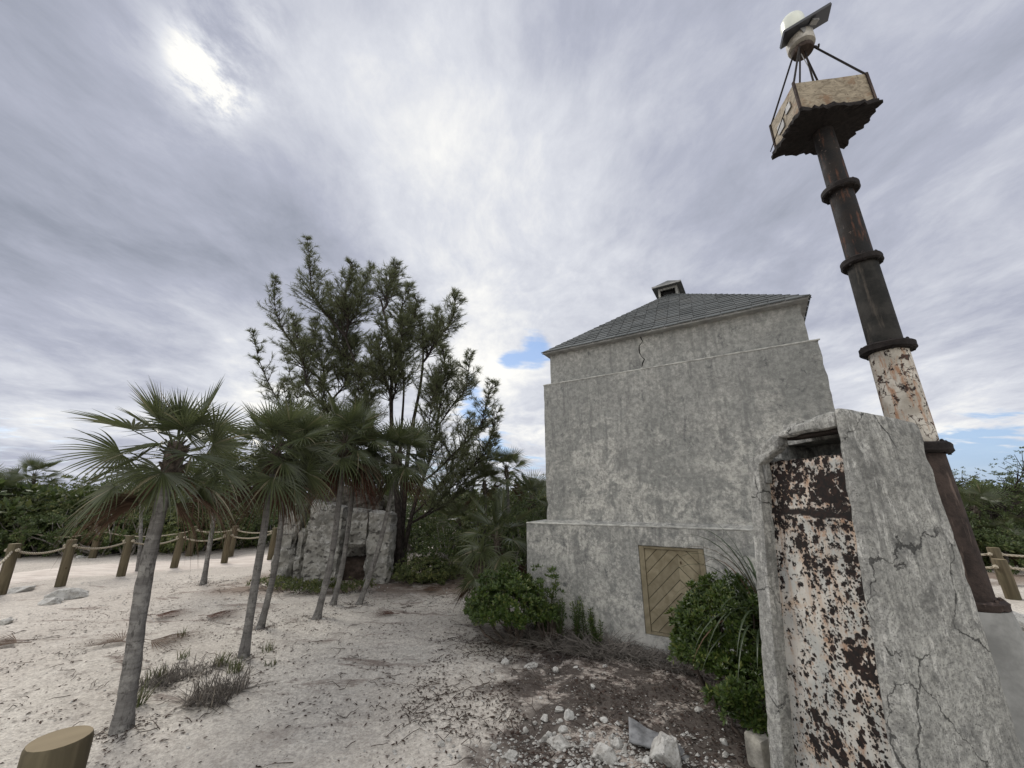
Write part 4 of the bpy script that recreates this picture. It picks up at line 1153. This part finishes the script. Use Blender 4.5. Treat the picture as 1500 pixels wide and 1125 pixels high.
shrub('small green shrub sprig against the left edge of the blockhouse wall', GG(.42, 5.18), .20, .16, .72, 130, .05, 8, seed=2, lump=.6)
shrub('large bright green shrub hiding the lower corner of the hatch', GG(1.80, 3.72), .44, .42, .95, 2300, .046, 9, seed=3, lump=.16)
shrub('low spreading green shrub at the foot of the big shrub beside the concrete cabinet', GG(1.70, 3.22), .27, .2, .5, 700, .045, 9, seed=4, lump=.3)

# far thickets: individual bushes
k = 0
def bush(label, px, ytop, Y, wpx, m_, seed, leaf=.095, n=1500, depth=1.6, w=.42, inner=.5, gr=None):
    c = atY(px, ytop, Y); r_ = ray(px, 734); rx = wpx/2/590*Y
    h = c.z
    return shrub(label, GG(c.x, Y), rx, depth, h, n, leaf, 9, m_, 'bush', seed, lump=.22, name='thicket_bush', stems=26, inner=inner, w=w, group=gr, wood=M_bark if seed % 2 else M_drift)
TB = [(-30, 705, 13.6, 170), (45, 696, 14.2, 170), (120, 702, 13.8, 150), (185, 690, 14.6, 190), (265, 700, 14.2, 150), (330, 716, 15, 150), (395, 722, 15.5, 150), (10, 745, 13.0, 150), (100, 738, 13.2, 140), (200, 735, 13.6, 150), (300, 748, 14.0, 140)]
nm = ['at the far left edge', 'under the distant palm top', 'with a yellowish top', 'behind the nearest palm crown', 'between the first two palms', 'behind the second palm trunk', 'just left of the ruin', 'low in front at the left edge', 'low behind the bleached branches', 'low behind the hanging fronds', 'low behind the thin palm']
for i, (a, b_, Y, w_) in enumerate(TB):
    bush('dense dark green bush of the left thicket '+nm[i], a, b_, Y, w_, [L_dark, L_olive, L_dark][i % 3] if i != 2 else L_olive, 40+i, n=1900)
TB2 = [(615, 734, 13.5, 110), (680, 722, 14, 140), (745, 706, 12.5, 130), (790, 704, 12, 130), (560, 750, 14, 110), (700, 780, 10.2, 80), (755, 752, 8.6, 110), (625, 815, 9.0, 95), (655, 765, 9.6, 100), (715, 730, 9.4, 110), (770, 722, 8.2, 70)]
nm2 = ['right of the casuarina trunks', 'behind the low palms', 'between the low palms and the blockhouse', 'touching the blockhouse edge', 'behind the right end of the ruin', 'under the low palms', 'behind the green corner shrub', 'on the sand at the casuarina foot', 'right of the casuarina foot under the palms', 'in the heart of the low palms', 'pressed against the blockhouse corner']
for i, (a, b_, Y, w_) in enumerate(TB2):
    bush('dark green thicket bush '+nm2[i], a, b_, Y, w_, [L_dark, L_olive][i % 2], 60+i, n=1500 if i < 5 else 1000, depth=1.2 if i < 5 else .7, leaf=.085 if i < 5 else .055)
TB3 = [(1400, 712, 11.5, 110), (1450, 730, 10.5, 130), (1520, 742, 10.8, 130), (1380, 760, 9.8, 90), (1340, 735, 12.5, 120), (1500, 775, 9.9, 130)]
nm3 = ['with a feathery top beside the iron column', 'in the middle of the right thicket', 'at the right edge of the picture', 'low behind the iron column', 'behind the concrete cabinet', 'low by the right rope fence']
for i, (a, b_, Y, w_) in enumerate(TB3):
    bush('green bush of the right thicket '+nm3[i], a, b_, Y, w_, [L_olive, L_dark][i % 2], 80+i, n=2200, leaf=.075)
# open-branched tree at the right edge
def opentree(label, base, tips, seed, m_):
    random.seed(seed); base = V(base); t = thing('open_tree', label, 'tree', base); wd = MB(); lf = MB()
    fk = V((0, 0, .9)); wd.tube([V((0, 0, -.1)), fk], [.09, .07], 8)
    for tp in tips:
        tp = V(tp)-base; n = 10; pts = [fk.lerp(tp, i/n)+V((R_(), R_(), R_()))*.07*sin(pi*i/n) for i in range(n+1)]
        wd.tube(pts, [.05*(1-.85*i/n) for i in range(n+1)], 6, 0, False)
        for i in range(4, n+1):
            for _ in range(4):
                d = V((R_(), R_(), R_(-.2, 1))).normalized(); q = pts[i]+d*R_(.2, .6)
                wd.tube([pts[i], q], [.010, .004], 4, 0, False)
                for _ in range(4): rosette(lf, q+V((R_(), R_(), R_()))*.13, (d+V((0, 0, .5))).normalized(), .055, 7)
    wd.obj('trunk', M_bark, t, True); lf.obj('crown', m_, t)
opentree('open branched dark tree rising over the right thicket at the picture edge', GG(10.8, 9.3), [atY(1470, 715, 9.3), atY(1500, 690, 9.4), atY(1530, 700, 9.), atY(1490, 720, 10), atY(1545, 740, 9.3), atY(1455, 745, 9.0)], 5, L_dark)
opentree('wispy treetop poking up left of the open branched tree', GG(9.5, 11), [atY(1395, 700, 11), atY(1410, 706, 11.3), atY(1385, 715, 11), atY(1420, 715, 10.8)], 6, L_olive)

random.seed(71); mb = MB()
for i in range(9000):
    an = radians(random.uniform(-75, 72)); rr = random.uniform(19, 27)
    hh = 2.0+.55*mn.noise(V((an*9, 1, 0)))+.4*mn.noise(V((an*31, 2, 0)))
    z = hh*random.random()**.7
    rosette(mb, V((rr*sin(an), rr*cos(an), z)), V((R_()*.5, R_()*.5, 1)).normalized(), .30, 5, 0, .5)
tag(mb.obj('distant_scrub', L_dark), 'far belt of coastal scrub seen as one mass beyond the thickets', 'scrub', kind='stuff')
# low palms in the middle and beyond
def lowpalm(label, px, pyb, pyt, rad, nfr, nd, seed, Y=None, **kw):
    b_ = G(px, pyb) if Y is None else None
    if Y: c = atY(px, 800, Y); b_ = GG(c.x, Y)
    tp = atY(px+kw.pop('dx', 4), pyt, b_.y)
    return palm(label, b_, tp, kw.pop('r', .05), rad, nfr, nd, 'low palms in the thicket', seed=seed, nseg=26, **kw)
lowpalm('young fan palm fanning out behind the bright green corner shrub', 725, 890, 795, .80, 16, 5, 21, Y=6.35, az0=.5, lowcut=-25)
lowpalm('low palm with arching fronds left of the corner shrub', 698, 890, 838, .50, 10, 4, 22, Y=6.0, lowcut=-50)
lowpalm('slim palm rising in the middle thicket with an open top', 706, 800, 712, .75, 16, 6, 23, Y=10.5)
lowpalm('tallest palm of the middle thicket near the blockhouse', 738, 800, 690, .85, 18, 6, 24, Y=11)
lowpalm('bushy palm of the middle thicket touching the blockhouse', 775, 800, 735, .85, 18, 6, 25, Y=9.5)
lowpalm('dark low palm behind the path right of the ruin', 668, 800, 770, .75, 14, 6, 26, Y=10.2)
lowpalm('small palm top sticking out above the left thicket', 45, 800, 700, .95, 16, 3, 27, Y=14.0)
lowpalm('palm low at the far left edge of the thicket', -12, 800, 722, 1.0, 16, 3, 28, Y=12.9)
lowpalm('palmetto glowing pale green inside the right thicket', 1425, 800, 752, .75, 16, 4, 29, Y=9.2)
lowpalm('low palm between the thicket and the right hand path', 1462, 850, 790, .6, 12, 3, 30, Y=8.9)

# bleached branches before the left thicket
random.seed(77)
for i, (x, y, Y, L0) in enumerate(((150, 770, 12.9, 1.5), (105, 785, 12.7, 1.4), (60, 790, 13, 1.2), (190, 760, 13, 1.3))):
    c = atY(x, 800, Y); o_ = GG(c.x, Y); mb = MB()
    for b_ in range(5):
        p = V((R_()*.15, 0, 0)); an = R_(.1, pi-.1); d = V((cos(an), R_()*.4-.3, abs(sin(an))*.7+.1)).normalized(); pts = [p]
        for s_ in range(9):
            d = (d+V((R_(), R_()*.5, R_()))*.28).normalized(); p = p+d*L0/9; pts.append(p)
            if s_ > 2 and random.random() < .55:
                dd = (d+V((R_(), R_(), R_()))*.9).normalized(); mb.tube([p, p+dd*.2, p+dd*.34+V((0, 0, .06))], [.014, .010, .004], 5, 0, False)
        mb.tube(pts, [.032*(1-.08*k_) for k_ in range(10)], 6, 0, False)
    o = mb.obj('dead_branch', M_drift, None, True, loc=o_)
    tag(o, 'bleached dead branches tangled under the left thicket, '+['beside the second rear post', 'between the rear posts', 'nearest the left edge', 'under the brown hanging fronds'][i], 'branch', 'bleached branches')

# ------------------------------------------------------------------ the ruin
random.seed(5)
ra, rb2 = G(398, 862), G(572, 850)
ra.y = 8.55; ra.x = atY(400, 800, 8.55).x; rb2.y = 8.75; rb2.x = atY(573, 800, 8.75).x
ru = thing('stone_ruin', 'crumbling pale masonry ruin with a gap and a low dark opening behind the palms', 'ruin', ra)
rd = (rb2-ra).normalized(); rn = V((rd.y, -rd.x, 0)); WL = (rb2-ra).length
def rp(s_, d, z): return ra*0+rd*s_-rn*d+V((0, 0, z))
def rblock(s0, s1, d0, d1, z0, z1, seed, name='wall', amp=.05, z1b=None, m_=None, cuts=None):
    zt = z1b if z1b is not None else z1
    cor = [rp(s_, d, (z0 if not c else (zt if s_ == s1 else z1))) for s_ in (s0, s1) for d in (d0, d1) for c in (0, 1)]
    cuts = cuts or (max(4, int((s1-s0)/.05)), max(3, int((d1-d0)/.1)), max(4, int((z1-z0)/.05)))
    block(cor, cuts, amp, 4.5, seed, .25, 3.2).obj(name, m_ or M_ruin, ru)
rblock(0, .42*WL/2.5, 0, .5, -.1, 1.50, 1, z1b=1.55)
rblock(.42*WL/2.5, .62*WL/2.5, .06, .5, -.1, 1.02, 2)
rblock(.62*WL/2.5, 1.42*WL/2.5, .02, .5, -.1, 1.62, 3, z1b=1.50)
rblock(1.42*WL/2.5, 1.95*WL/2.5, .14, .6, .68, 1.42, 4, amp=.08)
rblock(1.95*WL/2.5, WL, -.02, .5, -.1, 1.42, 5, z1b=1.38)
rblock(.2, WL-.1, 1.6, 1.9, -.1, 1.75, 6, 'rear_wall', .08)
rblock(.35, WL-.5, .4, 1.7, 1.35, 2.05, 7, 'vault', .12, z1b=1.65, m_=plain('dark_masonry', (.085, .078, .068), .95, .5, 6, .1, 1.))  # vault masonry in a darker tone than the walls
rblock(1.3*WL/2.5, 2.1*WL/2.5, .30, .9, -.1, .42, 8, 'earth_fill', .06, m_=M_brown)

# ------------------------------------------------------------------ rocks, blocks, debris
random.seed(9)
def rockmesh(sx, sy, sz, seed, ang=.35):
    bm_ = bmesh.new(); bmesh.ops.create_icosphere(bm_, subdivisions=4 if sx > .03 else 2, radius=1)
    rs = random.Random(seed); planes = [(V((rs.uniform(-1, 1), rs.uniform(-1, 1), rs.uniform(-.6, 1))).normalized(), rs.uniform(.55, .85)) for _ in range(11)]
    for v in bm_.verts:
        p = v.co.copy()
        for n_, d_ in planes:
            e_ = p.dot(n_)-d_
            if e_ > 0: p -= n_*e_
        p *= 1+.09*mn.noise(p*3.+V((seed, 0, 0)))+.05*mn.noise(p*8+V((seed, 2, 0)))+.025*mn.noise(p*19)
        v.co = V((p.x*sx, p.y*sy, p.z*sz))
    me = bpy.data.meshes.new('limestone_rock'); bm_.to_mesh(me); bm_.free(); me.materials.append(M_rock); return me
def rock(px, py, w_, h_, label, seed, group=None, name='limestone_rock'):
    p = G(px, py); sc_ = p.y/600
    me = rockmesh(w_*sc_/2*1.2, w_*sc_/2, h_*sc_/2*1.25, seed)
    o = bpy.data.objects.new(name, me); COL.objects.link(o); o.location = p+V((0, 0, h_*sc_*.16)); o.rotation_euler = (R_()*.2, R_()*.2, R_(0, 6))
    return tag(o, label, 'rock', group)
rock(975, 1112, 42, 38, 'blocky white limestone rock just below the grey debris board', 1)
rock(885, 1112, 26, 20, 'white limestone rock left of the blocky one at the bottom edge', 2)
rock(905, 1095, 16, 14, 'small pale rock between the two white rocks at the bottom edge', 22)
rock(820, 1092, 30, 14, 'low crumbly white rock in the middle of the rubble patch', 3)
rock(832, 1052, 16, 14, 'single round grey white rock above the rubble patch', 4)
rock(750, 1110, 18, 12, 'pale rock at the left end of the bottom rubble', 23)
rock(775, 978, 20, 6, 'flat white stone lying by the dry brush', 5)
rock(1012, 960, 22, 14, 'white stone at the foot of the blockhouse wall below the hatch', 6)
rock(100, 876, 44, 18, 'large flat pale slab lying in front of the rope fence', 7)
rock(75, 884, 26, 12, 'smaller pale stone left of the large flat slab', 8)
rock(28, 866, 34, 8, 'low pale stone between the two leftmost fence posts', 9)
rock(10, 912, 16, 8, 'pale stone on the bank at the left edge', 24)
rock(118, 818, 14, 6, 'white stone on the far edge of the path', 10)
rock(1490, 912, 60, 26, 'long rounded pale boulder under the right rope fence post', 11)
for i in range(38):                 # loose fist sized stones in the rubble in front
    if i < 30: x, y = random.gauss(850, 85), random.gauss(1085, 26)
    elif i < 38: x, y = random.uniform(700, 1060), random.uniform(960, 1050)
    else: x, y = random.uniform(40, 240), random.uniform(850, 905)
    if y > 1122: y = 1118
    rock(x, y, (q_ := random.uniform(4, 13)), q_*.7, 'small broken limestone piece scattered on the sand' , 50+i, 'small broken limestone pieces')
cbk = block([V((a, b_, c)) for a in (-.055, .055) for b_ in (-.06, .06) for c in (-.02, .20)], (5, 5, 8), .005, chip=.04).obj('concrete_block', plain('buff_concrete', (.36, .34, .29), .95, .3, 12, .2, .9), None, True, loc=G(1116, 1122)+V((0, 0, -.02)))
tag(cbk, 'short upright buff concrete block at the foot of the rusted cabinet', 'concrete block'); cbk.rotation_euler = (.08, -.1, .4)
# crumpled grey board
p = G(950, 1092); mb = MB(); NX, NY = 24, 8
for i in range(NX+1):
    for j in range(NY+1):
        u, v = i/NX, j/NY
        x = -.13+.42*u; y = -.08+.20*v-.06*u; z = .02+.05*sin(u*2.2+.6)*(1-u*.4)+.03*sst(0, .3, .3-u)*v+.018*mn.noise(V((u*5, v*3, 1)))+.05*v*(1-u)-.04*u
        wv = .5*(1-u*.75)
        mb.v.append((x, y*(.4+wv), z*.6+.01))
for i in range(NX):
    for j in range(NY):
        o = i*(NY+1)+j; mb.f.append((o, o+NY+1, o+NY+2, o+1)); mb.m.append(0)
o = mb.obj('debris_sheet', M_tarp, None, True, loc=p); sm_ = o.modifiers.new('s', 'SOLIDIFY'); sm_.thickness = .012
o.rotation_euler = (.1, .1, -.25)
tag(o, 'curled weathered grey sheet lying among the rubble before the big shrub', 'debris')

# ------------------------------------------------------------------ small growth and litter
def tuft(label, px, py, n, l_, m_, seed, spread=.5, group='grass tufts between the palms', base=None, wdt=.004, name='grass_tuft', rad=.05, cat='grass tuft'):
    random.seed(seed); b_ = G(px, py) if base is None else base; mb = MB()
    for i in range(n):
        an = R_(0, 6.28); el = R_(pi/2-spread*1.2, pi/2); d = V((cos(an)*cos(el), sin(an)*cos(el), sin(el)))
        o = V((R_()*rad, R_()*rad, -.01)); L_ = l_*R_(.5, 1.1); sd = V((-sin(an), cos(an), 0))*wdt
        cv = R_(.1, .6)
        pts = [o+d*L_*t+V((cos(an), sin(an), -1.2))*L_*cv*t*t*.5 for t in (0, .35, .7, 1)]
        pts = [V((q.x, q.y, max(q.z, .004))) for q in pts]
        vs = []
        for q, w_ in zip(pts, (1, .9, .6, .1)): vs += [tuple(q-sd*w_), tuple(q+sd*w_)]
        mb.add(vs, [(0, 1, 3, 2), (2, 3, 5, 4), (4, 5, 7, 6)])
    o = mb.obj(name, m_, None, loc=b_); return tag(o, label, cat, group)
tuft('green grass tuft growing at the foot of the nearest palm', 198, 1035, 60, .24, L_grass, 1)
tuft('spiky green tuft behind the nearest palm trunk', 230, 995, 45, .16, L_grass, 2)
tuft('green grass tuft left of the second palm foot', 322, 975, 60, .17, L_grass, 3)
tuft('green grass tuft right at the second palm foot', 345, 985, 50, .18, L_grass, 4)
tuft('upright small tuft right of the second palm', 393, 955, 28, .15, L_grass, 5)
tuft('short green tuft just below the upright tuft right of the second palm', 396, 976, 26, .11, L_grass, 6)
tuft('sparse tuft halfway between the two nearest palms', 268, 965, 24, .17, L_grass, 7)
tuft('faint tuft beside the fallen fronds', 266, 933, 24, .14, L_grass, 8)
tuft('wide clump of grey dead grass between the two nearest palms', 315, 1022, 420, .26, L_drygrass, 9, 1.25, None, rad=.18, name='dead_grass_clump')
tuft('flattened grey green grass clump left of the dead grass', 240, 1000, 240, .2, L_drygrass, 10, 1.35, None, rad=.16, name='dead_grass_clump')
tuft('dead grass drift behind the grey green clump', 285, 985, 160, .18, L_drygrass, 11, 1.4, None, rad=.22, name='dead_grass_clump')
tuft('tall grass at the bottom right edge beside the concrete footing', 1495, 1010, 70, .3, L_grass, 12, .6, None, rad=.08)
# fallen fronds
def fallen(label, px, py, an, rad, m_, seed):
    random.seed(seed); mb = MB(); d = V((cos(an), sin(an), .02))
    frond(mb, V((0, 0, .03)), d, V((0, 0, 1)), rad*.15, rad*.75, 26, droop=.06, cup=.06, spread=.9, wid=.7, pr=.007)
    mb.v = [(v[0], v[1], max(.008, v[2]*.5+.012*mn.noise(V(v)*8)+.012)) for v in mb.v]
    tag(mb.obj('fallen_frond', m_, None, loc=G(px, py)+V((0, 0, .004))), label, 'palm frond', 'fallen palm fronds')
fallen('fallen dry frond lying right behind the nearest palm trunk', 205, 942, .05, .8, L_dead, 1)
fallen('fallen grey frond pointing left from the nearest palm trunk', 190, 945, 3.0, .75, L_dead, 2)
fallen('fallen brown frond at the left edge of the sand', 45, 945, 3.4, .9, L_dead, 3)
fallen('red brown fallen frond nearer the rope fence', 215, 905, .2, .7, L_red, 4)
fallen('red brown fallen frond behind the thin palm foot', 290, 905, .15, .7, L_red, 5)
fallen('red brown fallen frond lying on the sand right of the leaning palm', 585, 902, 3.1, .5, L_red, 6)
fallen('brown fallen frond at the foot of the ruin', 610, 868, .4, .7, L_dead, 7)
fallen('dry frond lying against the blockhouse base below the hatch', 985, 985, .1, .5, L_dead, 8)
# stuff: litter chips, twigs, pebbles
random.seed(11)
def inzone(x, y): return x > -.35+.8*mn.noise(V((x, y, 0))*1.3)+(0.0) and y+.62*x < 5.9
mb = MB(); FEET = [b1, b2, b3, b4, b5, b6, b7]
for i in range(35500):
    r_ = random.random()
    if r_ < .5: x, y = random.uniform(-.9, 3.2), random.uniform(1.6, 6)
    else: x, y = random.uniform(-7, .5), random.uniform(1.6, 9.5)
    z_ = inzone(x, y)
    dn = mn.noise(V((x*1.7, y*1.7, 4)))
    if i > 34000:
        ft = random.choice(FEET); x, y = ft.x+random.gauss(0, .14), ft.y+random.gauss(0, .14); z_ = False; dn = 1  # extra dark crumbs round palm feet stand in for contact shadow
    if z_ and dn < -.12: continue
    if not z_ and dn < -.02 and random.random() < .8: continue
    if y+.62*x > 5.85 and x > .15: continue
    z = ghf(x, y)+.004; l_ = random.uniform(.004, .022); a = R_(0, 6.28); w_ = l_*R_(.15, .5); t = R_()*.5
    c, s_ = cos(a), sin(a)
    mb.add([(x-c*l_, y-s_*l_, z), (x+s_*w_, y-c*w_, z+.004), (x+c*l_, y+s_*l_, z+abs(t)*l_), (x-s_*w_, y+c*w_, z+.005)], [(0, 1, 2, 3)])
tag(mb.obj('leaf_litter', M_litter), 'dark leaf and bark crumbs on the sand, ringing palm feet as contact shade', 'leaf litter', kind='stuff')
mb = MB()
for i in range(2300):
    if i < 1100: x, y = random.uniform(-.8, 2.6), random.uniform(1.8, 5.6)
    else: x, y = random.uniform(-6.5, .5), random.uniform(2, 9)
    if y+.62*x > 5.75 and x > .1: continue
    z_ = inzone(x, y)
    if not z_ and mn.noise(V((x*1.2, y*1.2, 8))) < 0: continue
    a = R_(0, 6.28); l_ = R_(.04, .20); p = V((x, y, ghf(x, y)+.008)); pts = [p]
    for k_ in range(3):
        a += R_()*.4; q = pts[-1]+V((cos(a), sin(a), 0))*l_/3; q.z = ghf(q.x, q.y)+R_(.006, .03); pts.append(q)
    mb.tube(pts, [.0035, .003, .0025, .001], 3, 0, False)
tag(mb.obj('twig_litter', M_twig), 'thin dry twigs scattered on the sand', 'twigs', kind='stuff')
mb = MB(); ico = [(0, 0, 1), (.9, 0, .1), (.2, .85, 0), (-.8, .5, .1), (-.7, -.6, 0), (.3, -.9, .1), (0, 0, -.6)]
for i in range(6300):
    if i < 2600: x, y = random.uniform(-1.2, 2.4), random.uniform(1.7, 5.2)
    elif i < 4300: x, y = random.gauss(.55, .5), random.gauss(2.95, .25)
    else: x, y = random.uniform(-9, .5), random.uniform(2, 10)
    if y+.62*x > 5.75 and x > .1: continue
    if i < 2600 and mn.noise(V((x*2.3, y*2.3, 2))) < -.05: continue
    if i >= 4300 and mn.noise(V((x*.8, y*.8, 6))) < .05: continue
    s_ = R_(.003, .011)*(1.5 if random.random() < .08 else 1)*(1 if y < 6 else 1.8)*(random.uniform(1, 2.2) if 2600 <= i < 4300 else 1); z = ghf(x, y)+s_*.2; a = R_(0, 6.28); c, sn = cos(a), sin(a)
    vs = []
    for q in ico:
        j = 1+R_()*.25; vs.append((x+(q[0]*c-q[1]*sn)*s_*j, y+(q[0]*sn+q[1]*c)*s_*j*.8, z+q[2]*s_*.7*j))
    mb.add(vs, [(0, 1, 2), (0, 2, 3), (0, 3, 4), (0, 4, 5), (0, 5, 1), (6, 2, 1), (6, 3, 2), (6, 4, 3), (6, 5, 4), (6, 1, 5)])
tag(mb.obj('pebbles', M_rock), 'small white coral pebbles strewn over the ground', 'pebbles', kind='stuff')
# dry brush along the wall
random.seed(13); mb = MB()
for i in range(2600):
    s_ = R_(-.15, 2.5); d = -R_(.03, .55)*(1-.25*s_/2.5); q = L(s_, d, 0); z = gh(q.x, q.y)
    an = R_(0, 6.28); el = R_(.05, .9); l_ = R_(.1, .34)*(1 if s_ < 1.3 else .6); p = V((q.x, q.y, z+R_(0, .05)))
    d1 = V((cos(an)*cos(el), sin(an)*cos(el), sin(el))); pts = [p, p+d1*l_*.5+V((R_(), R_(), 0))*.03, p+d1*l_+V((R_(), R_(), R_()*1))*.05-V((0, 0, .05))]
    for k_ in range(3): pts[k_].z = max(pts[k_].z, z+.005)
    mb.tube(pts, [.0032, .0026, .0012], 3, 0, False)
tag(mb.obj('dry_brush', plain('grey_dry_brush', (.15, .135, .12), .95, .5, 9, .1, .2)), 'tangle of dry grey brush along the foot of the blockhouse', 'brush', kind='stuff')
# upright sprigs before the wall
SP = [(.42, .34), (.52, .44), (.62, .50), (.70, .42), (.80, .36), (1.02, .30), (.33, .30), (.24, .34), (.47, .26), (.90, .40)]
for i, (x, h) in enumerate(SP):
    random.seed(200+i); mb = MB(); b_ = L(x, -.10-.09*(i % 3), 0); b_.z = gh(b_.x, b_.y); stm = MB()
    for k_ in range(4):
        an = R_(0, 6.28); d = V((cos(an)*.18, sin(an)*.18, 1)).normalized(); hh = h*1.2*R_(.6, 1); o = V((R_()*.05, R_()*.05, 0))
        stm.tube([o, o+d*hh], [.004, .002], 4, 0, False)
        for j in range(14):
            rosette(mb, o+d*hh*(.25+.75*j/14), d, .042, 5, 0, .4)
    t = thing('seedling', 'upright leafy green sprig rising from dry brush before the blockhouse wall', 'seedling', b_, 'leafy sprigs before the blockhouse wall')
    stm.obj('stem', M_twig, t); mb.obj('leaves', L_bright, t)
# strap-leaved plant beside the cabinet
random.seed(17); b_ = GG(2.05, 3.52); t = thing('strap_leaved_plant', 'plant with long arching strap leaves between the big shrub and concrete cabinet', 'plant', b_)
for i in range(75):
    mb = MB(); an = R_(0, 6.28); el = R_(.35, 1.45); L_ = R_(.6, 1.05); d = V((cos(an)*cos(el), sin(an)*cos(el), sin(el))); wd = R_(.006, .011)
    pts = []; vs = []; p = V((R_()*.04, R_()*.04, .55+.2*random.random())); N_ = 9; vel = d.copy()
    sd = V((-sin(an), cos(an), 0))
    for k_ in range(N_+1):
        q = k_/N_; w_ = wd*(1-q**2.5)+.001
        vs += [tuple(p-sd*w_), tuple(p-V((0, 0, w_*.5))), tuple(p+sd*w_)]
        p = p+vel*L_/N_; vel = (vel+V((0, 0, -.20-.1*q))).normalized()
        if p.z < .01: p.z = .01
    mb.add(vs, [f_ for k_ in range(N_) for f_ in ((k_*3, k_*3+1, k_*3+4, k_*3+3), (k_*3+1, k_*3+2, k_*3+5, k_*3+4))])
    mb.obj('leaf', L_strap if i % 5 else L_dead, t)
mb = MB(); mb.tube([V((0, 0, -.05)), V((0, 0, .72))], [.05, .045], 10, 0, True, .2); mb.obj('stem', M_fibre, t, True)
# low creeper in front of the ruin
for i, (x, y, s_) in enumerate(((405, 862, .9), (440, 868, .8), (520, 868, .6), (470, 870, .5))):
    b_ = G(x, y); shrub('low grey green creeper at the foot of the ruin, '+['left end', 'left of the red skirted palm', 'below its doorway', 'between palm feet'][i], b_, .35*s_+.1, .22, .22, 160, .05, 7, L_olive, 'creeper', 300+i, lump=.4, name='creeper', stems=10)
